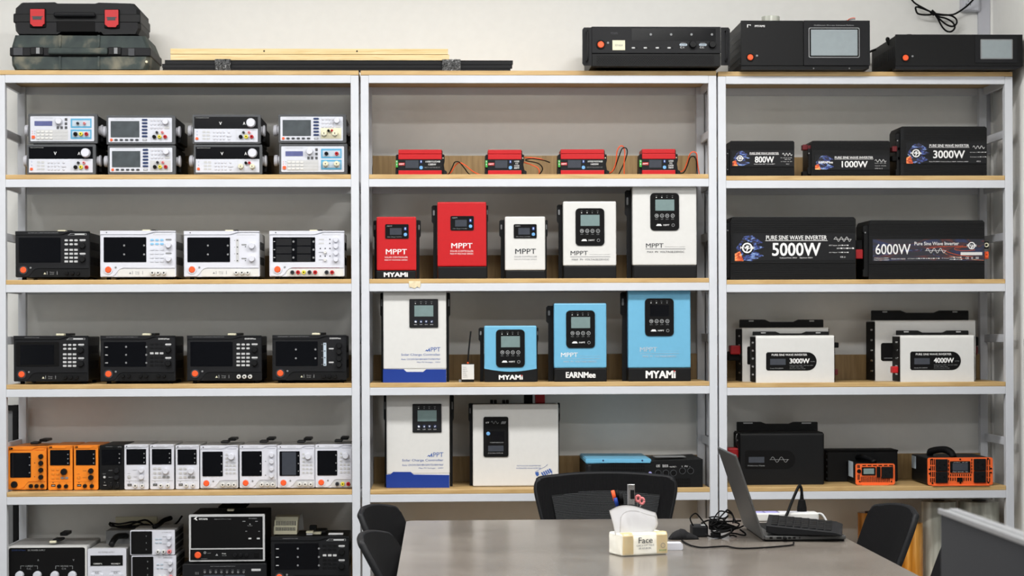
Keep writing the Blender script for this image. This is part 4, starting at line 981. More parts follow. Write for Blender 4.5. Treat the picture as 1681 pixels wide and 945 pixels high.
d.ring('emblem', cx, cy, 36, 27, .0006, .0012, 'printwhite'); d.text('MYAMi', cx-46, cy-12, cx+46, cy+10, 'printwhite', .0016, 2); d.poly('emblem_mark', [(cx-5, cy+8), (cx+20, cy+8), (cx-8, cy+32)], .0006, .0012, 'printwhite')
d.box('sticker', 1058, 492, 1270, 521, .0006, .0012, 'warmwhite')
d.text('Continuous: 3000W', 210, 545, 350, 555, 'printwhite', .0014); d.text('Peak Power: 6000W', 210, 563, 355, 573, 'printwhite', .0014); d.text('Model: MY-P6000', 378, 552, 515, 563, 'printwhite', .0014)
d.text('DC Input: 12V■ 24V■ 48V■ 60V■ 72V■', 540, 549, 850, 561, 'printwhite', .0014); d.text('AC Output:', 868, 548, 942, 558, 'printwhite', .0014); d.text('110V■ 220V■', 948, 538, 1066, 547, 'printwhite', .0014); d.text('50Hz■ 60Hz■', 948, 557, 1072, 566, 'printwhite', .0014)
d.text('CE', 1106, 538, 1138, 560, 'printwhite', .0014); d.boxes('rating_marks', [(1162, 540, 1178, 562), (1206, 538, 1236, 560)], .0006, .0012, 'printgrey')
for v, m_, r_ in ((420, 'cream', 'black'), (520, 'faceorange', 'redorange')):
    o = d.box('terminal_frame', 1293, v-36, 1345, v+36, -.04, -.012, r_, .002)
    d.ring('brass_ring', 1320, v, 22, 13, -.012, -.008, m_, par=o)

# ------------------------------------------------ wall-mount white inverters on the third shelf of the right rack
def rounded_case(d, x0, x1, y0, y1, m, side, depth, r=28):
    """body whose upper front edge rolls back: profile in depth, extruded along x"""
    X0, X1, Z0, Z1 = d.rect(x0, y0, x1, y1); R = d.len(r); bm = bmesh.new()
    prof = [(0, Z0), (0, Z1-R)]+[(R-R*math.cos(a*math.pi/12), Z1-R+R*math.sin(a*math.pi/12)) for a in range(1, 7)]+[(depth, Z1), (depth, Z0)]
    n = len(prof); a = [bm.verts.new((X0, y, z)) for y, z in prof]; b = [bm.verts.new((X1, y, z)) for y, z in prof]
    bm.faces.new(a); bm.faces.new(b[::-1])
    for i in range(n): bm.faces.new((a[i], b[i], b[(i+1) % n], a[(i+1) % n]))
    o = bm_obj('case', bm, m, d.root)
    w = .0035
    bm = bmesh.new(); box_bm(bm, X0-w, X0-.0003, .004, depth-.002, Z0+.002, Z1-.004, .0015); e = bm_obj('end_plate', bm, side, d.root, label='black end plate')
    for k in range(5):
        z = Z0+(Z1-Z0)*(.15+.17*k); bm = bmesh.new(); box_bm(bm, X0-w-.002, X0-w, .02, .05, z, z+.006, .0008); bm_obj('end_screw', bm, 'chrome', e)
    bm = bmesh.new(); box_bm(bm, X1+.0003, X1+w, .004, depth-.002, Z0+.002, Z1-.004, .0015); bm_obj('end_plate', bm, side, d.root)
def back_bracket(d, x0, x1, v0, vm, v1, depth, sl):
    """mounting plate standing up behind the case with two raised lobes"""
    w = x1-x0
    yk = d.Y; d.Y = yk+depth
    o = d.poly('mounting_plate', [(x0, v1), (x0, v0+6), (x0+6, v0), (x0+w*.30, v0), (x0+w*.36, vm), (x0+w*.64, vm), (x0+w*.70, v0), (x1-6, v0), (x1, v0+6), (x1, v1)], -depth-.004, -depth, 'black')
    for u in (x0+w*.14, x1-w*.14): d.rr('slot', u-sl, (v0+vm)/2-3, u+sl, (v0+vm)/2+9, 5, -depth, -depth+.0006, 'lgrey', par=o, k=2)
    d.Y = yk
def d_label(d, u0, v0, u1, v1, m='deep'):
    h = (v1-v0)/2; pts = [(u0+14, v1), (u0, v1-14), (u0, v0+14), (u0+14, v0), (u1-h, v0)]+[(u1-h+h*math.sin(a*math.pi/12), v0+h-h*math.cos(a*math.pi/12)) for a in range(1, 12)]+[(u1-h, v1)]
    return d.poly('label_plate', pts, 0, .0008, m)
def white_inverter(label, crop, q, Y, br, text, plate, depth=.115):
    x0, x1, y0, y1 = q; br = (*br[:4], br[4]+30)
    d = D('wall_inverter', label, 'inverter', crop, Y, ZR[3], y1, (x0+x1)/2, 'wall-mount inverters on the third shelf of the right rack')
    rounded_case(d, x0, x1, y0, y1, 'warmwhite', 'deep', depth)
    back_bracket(d, *br, depth, 24)
    if text:
        a, b, c, e = plate; w = c-a; h = e-b
        o = d_label(d, a, b, c, e); d.par = o
        d.text('PURE SINE WAVE INVERTER', a+w*.11, b+h*.09, a+w*.81, b+h*.20, 'printwhite', .0012, .8)
        d.box('display', a+w*.08, b+h*.36, a+w*.385, b+h*.69, .0008, .0014, 'lcd_dark')
        d.text(text, a+w*.465, b+h*.34, a+w*.86, b+h*.61, 'printwhite', .0012, 2)
        d.text('RATED', a+w*.88, b+h*.49, a+w*.965, b+h*.53, 'printgrey', .0012)
        d.text('Model: MY-G'+text, a+w*.08, b+h*.85, a+w*.34, b+h*.91, 'printgrey', .0012)
        for k, t in enumerate(('Continuous Power: '+text+'    Peak Power: '+text, 'AC 220V  50Hz / 60Hz', 'Multifunction Inverter Charger')): d.text(t, a+w*.465, b+h*(.70+.09*k), a+w*(.93 if k == 0 else .70+.04*k), b+h*(.74+.09*k), 'printgrey', .0012)
        d.par = d.root
    return d
d = white_inverter('larger white inverter half hidden behind the 3000W one', V_, (228, 1062, 268, 790), 6.555, (200, 1014, 190, 212, 262), None, None, .13)
d.box('terminal_cover', 122, 440, 222, 530, -.07, -.02, 'red2', .004, label='red terminal cover'); d.box('terminal_block', 112, 500, 222, 590, -.08, -.03, 'deep', .003)
d.rr('control_label', 275, 450, 420, 625, 12, 0, .0008, 'deep')
d = white_inverter('smaller white inverter reading 3000W on a black rounded label', V_, (360, 1118, 352, 808), 6.43, (328, 1066, 314, 332, 358), '3000W', (458, 514, 948, 692), .105)
d.box('terminal_knob', 1122, 420, 1182, 472, -.07, -.03, 'deep', .003); d.box('terminal_knob', 1118, 680, 1174, 738, -.07, -.03, 'darkred', .003)
d = white_inverter('larger white inverter half hidden behind the 4000W one', W_, (218, 1190, 205, 792), 6.555, (178, 1122, 110, 132, 205), None, None, .13)
d.rr('control_label', 272, 424, 560, 600, 22, 0, .0008, 'deep'); d.boxes('label_mark', [(302, 570, 410, 574)], .0008, .0012, 'printgrey')
d.box('terminal_knob', 1195, 365, 1244, 455, -.08, -.03, 'deep', .004); d.box('terminal_knob', 1195, 455, 1240, 540, -.08, -.03, 'darkred', .004)
d = white_inverter('smaller white inverter reading 4000W on a black rounded label', W_, (462, 1176, 352, 804), 6.43, (420, 1122, 306, 326, 355), '4000W', (556, 510, 1048, 690), .105)
d.box('terminal_cover', 395, 655, 452, 720, -.05, -.012, 'red', .003, label='red terminal cover')
# ------------------------------------------------ fourth shelf of the right rack
d = D('wall_inverter', 'large black inverter showing a sine wave mark, behind the laptop', 'inverter', X_, 6.49, ZR[4], 745, 670)
rounded_case(d, 268, 1072, 238, 744, 'black', 'deep', .13)
back_bracket(d, 232, 1018, 134, 152, 262, .13, 46)
d.box('terminal_cover', 152, 392, 262, 494, -.09, -.02, 'red2', .005, label='red terminal cover')
d.box('terminal_block', 175, 490, 264, 560, -.09, -.03, 'deep', .003)
d.tube('wire', [(252, 250, -.03), (240, 290, -.028), (246, 350, -.03), (262, 390, -.03)], .0016, 'chrome', seg=6)
o = d_label(d, 312, 410, 800, 590); d.par = o
d.box('display', 348, 474, 500, 530, .0008, .0014, 'lcd_dark'); d.text('Multifunction Display', 340, 553, 504, 567, 'printgrey', .0012, .5); d.wave(560, 728, 500, 27, 2, 'printgrey', .0014); d.par = d.root
d = D('power_inverter', 'low black box behind the small orange-faced inverter', 'inverter', X_, 6.60, ZR[4], 686, 1350)
d.box('housing', 1110, 388, 1795, 686, -.10, 0, 'black', .003); d.box('top_lid', 1100, 378, 1798, 396, -.101, .003, 'deep', .002)
d.boxes('end_screws', [(1100, 405+60*k, 1112, 425+60*k) for k in range(5)], -.02, .001, 'black2')
def orange_face(d, q, slots, sockets, disp, extra, depth, r=16, lip=None):
    x0, x1, y0, y1 = q
    d.box('housing', x0+6, y0+5, x1-6, y1-5, -depth, -.004, 'black', .003)
    o = d.rr('face_plate', x0, y0, x1, y1, r, -.006, 0, 'faceorange', label='orange slotted face')
    if lip: d.box('face_foot', *lip, -.006, .004, 'faceorange', .001, par=o)
    d.boxes('vent_slots', slots, 0, .0006, 'deep', par=o)
    a, b, c, e = disp
    s_ = d.rr('display_frame', a, b, c, e, 5, 0, .003, 'deep'); w = c-a; h = e-b
    d.box('display', a+w*.12, b+h*.17, c-w*.12, e-h*.17, .003, .0036, extra, par=s_)
    for u0, v0, u1, v1 in sockets:
        w = u1-u0; h = v1-v0; s_ = d.box('power_socket', u0, v0, u1, v1, 0, .006, 'black', .002)
        d.boxes('socket_holes', [(u0+w*.62, v0+h*.40, u0+w*.78, v0+h*.55), (u0+w*.28, v0+h*.2, u0+w*.38, v0+h*.34), (u0+w*.28, v0+h*.66, u0+w*.38, v0+h*.8)], .006, .0064, 'deep', par=s_)
d = D('power_inverter', 'small inverter with an orange slotted face and green display', 'inverter', Y_, 6.45, ZR[4], 752, 218, 'inverters with orange faces')
sl = [(72+26*i if False else 78+15*i, 668, 86+15*i, 722) for i in range(19)]+[(92+52*i, 556, 128+52*i, 566) for i in range(6)]+[(44, 556, 52, 586), (56, 556, 66, 586), (46, 648, 54, 700), (58, 648, 66, 700)]
orange_face(d, (28, 408, 544, 748), sl, [(276, 572, 388, 684)], (86, 576, 220, 656), 'lcd', .20, 20, (90, 744, 348, 752))
d.cyl('round_socket', 60, 616, 20, 0, .005, 'deep'); d.rr('switch', 230, 572, 264, 674, 3, 0, .006, 'deep')
for u, v in ((66, 716), (374, 716), (382, 562)): d.cyl('screw', u, v, 8, 0, .002, 'deep', seg=10)
d.tube('carry_strap', [(120, 540, -.17), (140, 512, -.15), (180, 502, -.11), (225, 518, -.07), (240, 540, -.05)], .009, 'black', seg=8)
x, z = d.p(28, 600); box('side_sticker', x+d.len(5)-.0012, x+d.len(5), .05, .12, z-.03, z+.022, 'bluegrey', d.root, .0004)
d = D('power_inverter', 'large inverter with an orange slotted face and four black sockets', 'inverter', Y_, 6.40, ZR[4], 771, 1040, 'inverters with orange faces')
sl = []
for (v0, v1) in ((512, 568), (578, 622), (634, 684), (694, 736)):
    sl += [(750, v0, 760, v1), (768, v0, 778, v1), (785, v0, 794, v1), (1300, v0, 1308, v1), (1322, v0, 1331, v1)]
sl += [(925, v, 934, v+28) for v in (520, 560, 600, 640, 690)]+[(1148, v, 1157, v+22) for v in (508, 538, 568, 598, 628)]
sl += [(944+21.5*i, 655, 954+21.5*i, 678) for i in range(10)]+[(944+21.5*i, 690, 954+21.5*i, 722) for i in (0, 1, 2, 6, 7, 8, 9)]
orange_face(d, (727, 1358, 497, 764), sl, [(800, 512, 918, 628), (800, 632, 918, 742), (1170, 508, 1288, 624), (1170, 628, 1288, 740)], (942, 532, 1137, 642), 'lcd_dark', .23, 20, (770, 760, 1322, 771))
d.text('OUTPUT    AC  DC', 975, 540, 1112, 546, 'printwhite', .0034); d.text('LOAD  BATTERY  ON', 965, 631, 1112, 638, 'printwhite', .0034)
d.box('connector', 1008, 690, 1064, 732, 0, .004, 'deep', .001)
for u, v in ((768, 515), (1310, 508), (772, 745), (1314, 738), (1041, 514), (1043, 742), (744, 610), (744, 652), (1340, 602), (1340, 642)): d.cyl('screw', u, v, 9, 0, .002, 'deep', seg=10)
d.tube('carry_strap', [(850, 490, -.14), (852, 462, -.13), (900, 442, -.11), (960, 436, -.08), (1000, 462, -.06), (1015, 505, -.05)], .012, 'deep', seg=8)
x, z = d.p(727, 600); box('side_sticker', x+d.len(6)-.0012, x+d.len(6), .17, .225, z-.014, z+.028, 'bluegrey', d.root, .0004)
# ================================================================ things on top of the racks
C3 = (0, 0, 6.465); C4 = (260, 50, 3.779); C5 = (690, 60, 9.888); C1 = (930, 0, 5.423); C2 = (1180, 0, 3.355); C6 = (1480, 0, 7.269)
zt = ZL[0]; ztr = ZR[0]
# lower, green case
d = D('tool_case', 'dusty dark green tool case underneath the black one', 'tool case', C3, 6.40, zt, 742, 850)
def loft_case(d, pts, inset, depth, m, name):
    """shell whose outline shrinks towards the front and back: gives the moulded, bevelled look"""
    P_ = [d.p(*q) for q in pts]; cx = sum(p[0] for p in P_)/len(P_); cz = sum(p[1] for p in P_)/len(P_)
    bm = bmesh.new(); rings = []
    for y, k in ((0, 1-inset), (.018, 1), (depth-.02, 1), (depth, 1-inset)):
        rings.append([bm.verts.new((cx+(x-cx)*(k if k == 1 else 1-inset*.5), y, cz+(z-cz)*k)) for x, z in P_])
    n = len(P_)
    for a, b in zip(rings, rings[1:]):
        for i in range(n): bm.faces.new((a[i], a[(i+1) % n], b[(i+1) % n], b[i]))
    bm.faces.new(rings[0]); bm.faces.new(rings[-1][::-1])
    return bm_obj(name, bm, m, d.root)
loft_case(d, [(150, 362), (1535, 372), (1580, 480), (1590, 515), (112, 505), (118, 470)], .10, .26, 'dusty_green', 'lid')
loft_case(d, [(112, 590), (1590, 590), (1575, 680), (1550, 740), (150, 740), (118, 680)], .10, .26, 'dusty_green', 'lower_shell')
d.box('seam_band', 104, 502, 1600, 592, -.255, .002, 'black2', .003)
d.box('handle', 520, 510, 1150, 580, -.004, .020, 'dusty_green', .006)
for u in (375, 1200): 
    d.box('latch', u-50, 500, u+90, 584, 0, .010, 'black', .003); d.box('latch_worn_patch', u+15, 508, u+52, 572, .010, .0106, 'grey', .0004)
d.boxes('edge_clips', [(148, 505, 245, 585), (1365, 515, 1430, 590)], .002, .007, 'dkgrey')
for u in (640, 1050):
    d.poly('moulded_rib', [(u-14, 372), (u+14, 372), (u+8, 500), (u-8, 500)], 0, .006, 'dusty_green'); d.poly('moulded_rib', [(u-10, 598), (u+10, 598), (u+10, 735), (u-10, 735)], 0, .006, 'dusty_green')
d.cyl('round_badge', 1556, 655, 14, 0, .006, 'cream', seg=16)
ztop = d.Z0+d.p(800, 362)[1]
d = D('tool_case', 'black tool case with two red latches, on the green one', 'tool case', C3, 6.41, ztop+.0003, 360, 830)
loft_case(d, [(215, 15), (570, 10), (600, 25), (1020, 27), (1060, 15), (1420, 25), (1480, 90), (1480, 165), (148, 160), (155, 70)], .10, .22, 'black2', 'lid')
loft_case(d, [(145, 195), (1485, 210), (1490, 290), (1460, 355), (1110, 362), (1080, 330), (640, 330), (600, 358), (190, 355), (155, 310)], .08, .22, 'black2', 'lower_shell')
d.box('seam_band', 140, 135, 1492, 235, -.215, .001, 'black', .004)
d.box('handle', 575, 128, 1022, 178, .002, .022, 'black2', .007)
d.box('handle_recess', 600, 215, 1010, 330, -.002, .002, 'deep', .004)
for u0, u1 in ((330, 480), (1120, 1262)):
    v0 = 95 if u0 < 500 else 103
    o = d.box('latch_bed', u0-12, v0-10, u1+10, v0+190, 0, .006, 'deep', .003)
    l = d.poly('latch', [(u0, v0), (u1, v0), (u1, v0+155), (u1-18, v0+165), (u1-25, v0+182), (u0+32, v0+182), (u0+15, v0+165), (u0, v0+155)], .006, .014, 'red', label='red plastic latch')
    d.boxes('latch_slot', [(u0+15, v0+76, u1-15, v0+84), (u0+26, v0+84, u1-30, v0+112)], .014, .0148, 'dkgrey', par=l)
for u in (250, 320, 500, 1040, 1110, 1285, 1400):
    d.box('moulded_rib', u, 30, u+22, 130, -.010, -.0005, 'black', .002); d.box('moulded_rib', u, 240, u+22, 340, -.010, -.0005, 'black', .002)
# wood battens and black rails
d0 = D('dark_rail', 'black metal rail at the bottom right of the taped bundle', 'metal rail', C4, 6.42, zt, 243, 1100, 'black metal rails bundled on the racks')
def px_rail(label, x0, x1, y0, y1, rest, Y, m='black2', name='metal_rail', cat='metal rail', group='black metal rails bundled on the racks'):
    X0, Z0 = inv(x0, y1, Y); X1, Z1 = inv(x1, y0, Y); h = (y1-y0)/F*Y
    o = empty(name, ((X0+X1)/2, Y, rest), label, cat, group); L = (X1-X0)/2
    box('rail_body', -L, L, 0, .022, 0, h*.78, m, o, .0008)
    box('rail_flange', -L, L, -.0015, .024, h*.80, h-.0003, m, o, .0005)
    return o, rest+h
bpy.data.objects.remove(d0.root)
o1, h1 = px_rail('lowest black rail of the taped bundle', 267, 838, 109.0, 115.4, zt, 6.43)
o2, h2 = px_rail('middle black rail of the taped bundle', 266, 841, 102.6, 108.8, h1, 6.432)
o3, h3 = px_rail('topmost black rail of the taped bundle, under the wooden battens', 270.5, 842, 96.0, 102.4, h2, 6.434)
for k, (x0, x1, lb) in enumerate(((353, 378, 'left piece of clear tape wrapped round the black rails'), (726, 756, 'right piece of clear tape wrapped round the black rails'))):
    X0 = inv(x0, 105, 6.42)[0]; X1 = inv(x1, 105, 6.42)[0]
    bm = bmesh.new(); N_ = 14; rows = 7; rnd = random.Random(5+k); g = []
    for j in range(rows+1):
        g.append([bm.verts.new((X0+(X1-X0)*i/N_+rnd.uniform(-.001, .001), 6.4245-rnd.uniform(.0, .0035), zt+.001+(h3-zt+.0006)*j/rows)) for i in range(N_+1)])
    g.append([bm.verts.new((X0+(X1-X0)*i/N_, 6.462, h3+.0016)) for i in range(N_+1)])
    for j in range(len(g)-1):
        for i in range(N_): bm.faces.new((g[j][i], g[j][i+1], g[j+1][i+1], g[j+1][i]))
    bmesh.ops.solidify(bm, geom=list(bm.faces), thickness=.0003)
    tag(bm_obj('clear_tape', bm, 'tape_film'), lb, 'tape', 'clear tape round the rails')
X0, _ = inv(280, 90, 6.44); X1, _ = inv(737, 90, 6.44)
zb = h3+.0003; hb = (96-86.5)/F*6.44
o = tag(box('wood_batten', X0, X1+.001, 6.438, 6.458, zb, zb+hb, 'batten_wood', bev=.001), 'lower pale wooden batten lying on the black rails', 'batten', 'pale wooden battens')
o2_ = empty('wood_batten', ((X0+X1)/2, 6.435, zb+hb+.0003), 'upper pale wooden batten with screw holes, on top of the bundle', 'batten', 'pale wooden battens')
hl = (X1-X0)/2; box('batten_body', -hl, hl-.003, 0, .022, 0, (86-77)/F*6.44, 'batten_wood', o2_, .001)
for px in (433.5, 586):
    x = inv(px, 81.5, 6.435)[0]-(X0+X1)/2
    bm = bmesh.new(); r_ = bmesh.ops.create_cone(bm, cap_ends=True, segments=12, radius1=.0028, radius2=.0028, depth=.0012); bmesh.ops.rotate(bm, verts=bm.verts, matrix=Matrix.Rotation(math.pi/2, 3, 'X')); bmesh.ops.translate(bm, verts=bm.verts, vec=(x, -.0004, .010)); bm_obj('screw_hole', bm, 'deep', o2_)
# rack-mount supply
d = D('rack_power_supply', 'black rack-width power supply with end handles and a beige sticker', 'power supply', C1, 6.355, zt, 632, 800)
d.box('housing', 218, 258, 1372, 608, -.30, -.006, 'black', .002)
d.box('front_plate', 226, 256, 1372, 492, -.006, 0, 'black2', .001)
for a, b in ((142, 224), (1376, 1456)):
    d.poly('rack_ear', [(a+14, 262), (b, 262), (b, 600), (a+14, 600), (a, 582), (a, 280)] if a < 800 else [(a, 262), (b-14, 262), (b, 280), (b, 580), (b-14, 598), (a, 598)], -.008, -.002, 'black2')
    u = a+42 if a < 800 else a+42
    d.tube('grab_handle', [(u, 300, -.004), (u, 300, .018), (u, 320, .026), (u, 430, .026), (u, 540, .026), (u, 560, .018), (u, 560, -.004)], .0035, 'black2', nn=3, seg=8)
d.box('display', 580, 272, 1328, 382, 0, .0008, 'screen')
for u in (750, 931, 1112, 1294): d.cyl('indicator', u, 326, 11, .0008, .002, 'grey', seg=12)
d.box('sticker', 409, 377, 521, 465, 0, .0008, 'cream', .0002, label='beige sticker'); d.text('30V60A', 430, 412, 502, 432, 'inkgrey', .001)
power_button(d, 305, 416, 31, 'redorange', 'deep', 0); d.cyl('led', 369, 400, 10, 0, .0015, 'grey', seg=12)
d.text('MYAMi', 395, 305, 455, 325, 'dkgrey', .0005)
for k, u in enumerate((602, 708, 815, 920)): d.rr('mark_pill', u-22, 438, u+8, 450, 6, 0, .0005, 'lgrey', k=2); d.cyl('small_led', u+24, 446, 5, 0, .001, 'deep', seg=8)
for u, t in ((1040, 'VOLTAGE'), (1214, 'CURRENT')):
    o = d.rr('name_plate', u-34, 407, u+34, 427, 9, 0, .0006, 'bluegrey', k=2); d.text(t, u-26, 411, u+26, 423, 'ink', .0009, .5)
    d.text('DISPLAY', u-22, 396, u+22, 402, 'printgrey', .0005); d.text('C.V.' if t[0] == 'V' else 'C.C.', u-28, 434, u+12, 448, 'printwhite', .0005, .5)
    d.cyl('knob', u+82, 416, 33, 0, .016, 'black')
d.box('grille_frame', 228, 498, 1372, 606, -.006, -.001, 'black', .001)
hol = []
for r in range(7):
    for c in range(46):
        if c in range(9, 12) and 0: continue
        hol.append((268+22.8*c+(11 if r % 2 else 0), 514+12.2*r, 281+22.8*c+(11 if r % 2 else 0), 521+12.2*r))
d.boxes('grille_holes', hol, -.001, -.0004, 'deep')
for u in (388, 1184):
    for dd in (-.075, -.27): d.cyl('foot', u, 619, 24, dd-.02, dd, 'deep', 1) if 0 else d.box('foot', u-24, 606, u+24, 632, dd-.03, dd, 'deep', .001)
# big instrument with screen
d = D('rack_instrument', 'tall black instrument with a large grey touch screen', 'instrument', C2, 6.36, ztr, 394, 475)
d.box('housing', 124, 126, 830, 386, -.30, -.006, 'black', .002)
d.box('front_plate', 122, 122, 466, 370, -.008, 0, 'black', .001); d.box('front_plate', 468, 122, 832, 370, -.008, .002, 'black2', .001)
x, z = d.p(124, 250)
bm = bmesh.new()
for k in range(11):
    for j in range(6): box_bm(bm, x-.0008, x+.001, .02+.024*k, .037+.024*k, z-.064+.021*j, z-.060+.021*j)
bm_obj('side_vents', bm, 'dkgrey', d.root)
d.poly('logo_mark', [(156, 160), (156, 144), (176, 144), (176, 150), (172, 150), (172, 147), (160, 147), (160, 160)], 0, .0006, 'printwhite'); d.text('MYAMi', 198, 147, 253, 158, 'printwhite', .0006, 2)
d.text('Multifunction All-in-one Instrument Platform', 524, 145, 742, 152, 'printgrey', .0026)
o = d.rr('screen_frame', 494, 162, 774, 327, 8, .002, .004, 'printgrey'); d.rr('screen_bezel', 498, 166, 770, 323, 7, .004, .005, 'deep', par=o); d.box('display', 506, 173, 762, 316, .005, .0056, 'lcd_big', par=o)
power_button(d, 173, 325, 17, 'redorange', 'deep', 0); d.cyl('led', 210, 316, 6, 0, .0015, 'grey', seg=10)
d.poly('lower_sill', [(124, 372), (830, 372), (800, 392), (60+64, 392)], -.06, -.003, 'black')
for u in (523, 720): d.cyl('screw', u, 385, 4, -.003, -.001, 'grey', seg=8)
for u in (160, 700):
    for dd in (-.06, -.26): d.box('foot', u, 386, u+40, 394, dd-.02, dd, 'deep')
ztop2 = d.Z0+d.p(475, 126)[1]
d2 = D('tape_roll', 'pale green roll of clear tape on the tall black instrument', 'tape roll', C2, 6.45, ztop2+.0002, 122, 285)
x0, x1, z0, z1 = d2.rect(236, 96, 335, 122)
bm = bmesh.new(); bmesh.ops.create_cone(bm, cap_ends=True, segments=32, radius1=(x1-x0)/2, radius2=(x1-x0)/2, depth=.028); bmesh.ops.translate(bm, verts=bm.verts, vec=((x0+x1)/2, 0, .0142)); bm_obj('tape_winding', bm, 'film_clear', d2.root)
bm = bmesh.new(); bmesh.ops.create_cone(bm, cap_ends=True, segments=24, radius1=.02, radius2=.02, depth=.029); bmesh.ops.translate(bm, verts=bm.verts, vec=((x0+x1)/2, 0, .0147)); bm_obj('core', bm, 'cream', d2.root)
d3 = D('wire_end', 'stripped grey cable end with red and black wires poking up', 'cable', C2, 6.42, ztop2+.0002, 122, 710)
d3.tube('cable_jacket', [(640, 121, -.15), (670, 120, -.06), (690, 112, -.01), (708, 104, 0)], .0035, 'grey')
for dv, m_ in ((0, 'redorange'), (5, 'deep'), (9, 'lgrey')): d3.tube('wire', [(706, 104, 0), (722, 92+dv, 0), (740, 88+dv*1.2, .002), (750, 90+dv, .004)], .0013, m_, seg=6)
# right long unit
d = D('rack_instrument', 'low black instrument with a small grey screen, overhanging the rack end', 'instrument', C2, 6.35, ztr, 392, 1300)
d.box('housing', 976, 202, 1672, 372, -.36, -.006, 'black', .002); d.box('front_plate', 974, 198, 1674, 372, -.008, 0, 'black', .001)
d.poly('lower_sill', [(974, 373), (1674, 373), (1640, 388), (950+24, 388)], -.05, -.002, 'black2')
d.rr('screen_surround', 1411, 207, 1644, 354, 3, 0, .002, 'black2'); o = d.rr('screen_bezel', 1440, 225, 1617, 334, 4, .002, .003, 'grey'); d.box('display', 1446, 230, 1611, 329, .003, .0036, 'lcd_big', par=o)
power_button(d, 1028, 327, 17, 'redorange', 'deep', 0); d.cyl('led', 1067, 318, 6, 0, .0015, 'grey', seg=10)
for u in (1000, 1500):
    for dd in (-.06, -.26): d.box('foot', u, 386, u+40, 392, dd-.02, dd, 'deep')
zt3 = d.Z0+d.p(1100, 202)[1]
x, z = d.p(976, 290)
bm = bmesh.new()
for k in range(12): box_bm(bm, x-.0008, x+.0004, .03+.026*k, .045+.026*k, z-.02, z+.02)
bm_obj('side_vents', bm, 'black2', d.root)
d4 = D('cable_plug', 'black plug and cable lying on the low black instrument', 'cable', C2, 6.47, zt3+.003, 203, 1030)
d4.tube('cable', [(890, 250, -.24), (905, 222, -.22), (960, 208, -.12), (950, 192, -.04), (935, 190, -.02), (925, 205, 0), (930, 235, .02)], .004, 'deep')
d4.tube('cable', [(905, 222, -.22), (980, 200, -.1), (1020, 196, -.02), (1045, 190, 0)], .004, 'deep')
d4.box('plug_body', 1035, 172, 1065, 204, -.03, .0, 'deep', .003); d4.box('plug_body', 1062, 178, 1090, 204, -.02, .005, 'deep', .003)
# wall socket, trunking, hanging cable
YWp = YW
d = D('wall_socket', 'white double wall socket box above the right rack', 'wall socket', C6, YW-.028, 2.0, 135, 800)
S_dz = d.dz; d.dz = 0; d.Z0 = 0; d.root.location.z = 0; zr = d.w(800, 135)[1]; d.root.location.z = zr; d.Z0 = zr
d.box('socket_box', 715, -150, 935, 135, -.0275, 0, 'white2', .003); d.rr('socket_plate', 735, -120, 915, 120, 8, 0, .003, 'white', par=None)
d.boxes('socket_slots', [(765, 45, 775, 60), (815, 50, 823, 66), (793, 8, 799, 24)], .003, .0036, 'ink')
struct('trim_2', inv(1480+905/7.269, 60, YW)[0], inv(1480+1045/7.269, 60, YW)[0], YW-.014, YW, 1.9, CEIL, 'white2', .001)
struct('trim_3', inv(1480+1046/7.269, 60, YW)[0], XR, YW-.016, YW-.001, 0.09, CEIL, 'wall_paint', 0)
d = D('hanging_cable', 'coiled black cable hanging from the wall socket', 'cable', C6, YW-.04, 2.0, 380, 560)
d.dz = 0; zr = d.w(560, 380)[1]; d.root.location.z = zr; d.Z0 = zr
d.tube('cable', [(60, -90, 0), (125, 0, 0), (170, 45, 0), (260, 100, .004), (350, 150, .008), (430, 178, .006), (520, 182, .003), (620, 172, 0), (700, 130, 0), (770, 75, .02), (830, 5, .036), (860, -60, .04), (850, -80, .03)], .0032, 'deep', seg=8)
d.tube('cable', [(350, 150, .008), (250, 110, .01), (170, 88, .008), (165, 120, .006), (190, 165, .006), (260, 180, .006), (340, 180, .010), (380, 168, .012)], .0032, 'deep', seg=8)
d.tube('cable', [(380, 168, .012), (480, 180, .01), (580, 190, .008), (645, 230, .006), (650, 285, .006), (600, 318, .006), (530, 300, .01), (450, 240, .012), (400, 190, .014)], .0032, 'deep', seg=8)
d.tube('cable', [(380, 165, .016), (430, 205, .014), (520, 225, .01), (600, 270, .008), (630, 330, .006), (590, 378, .006), (530, 375, .008), (470, 320, .012), (420, 230, .014), (370, 160, .016)], .0032, 'deep', seg=8)
d.tube('cable_wrap', [(340, 140, .014), (362, 160, .014), (385, 182, .014)], .008, 'deep', seg=8)
# black-framed board left of the rack
x1 = inv(29.5, 700, 6.72)[0]; zt_ = inv(24, 664.5, 6.72)[1]
o = empty('framed_board', (x1-.2, 6.72, 0), 'grey board in a black frame standing behind the left rack post', 'board')
for n_, q in (('frame_rail', (-.45, .2, zt_-.018, zt_-.001)), ('frame_rail', (-.45, .2, .0, .03)), ('frame_stile', (.182, .2, .031, zt_)), ('frame_stile', (-.45, -.43, .031, zt_-.019))):
    box(n_, q[0], q[1]-.0002*(n_ == 'frame_rail'), 0 if n_ == 'frame_rail' else -.003, .03, q[2], q[3], 'black', o, .001)
box('board_sheet', -.43, .18, .012, .020, .031, zt_-.019, 'grey', o)
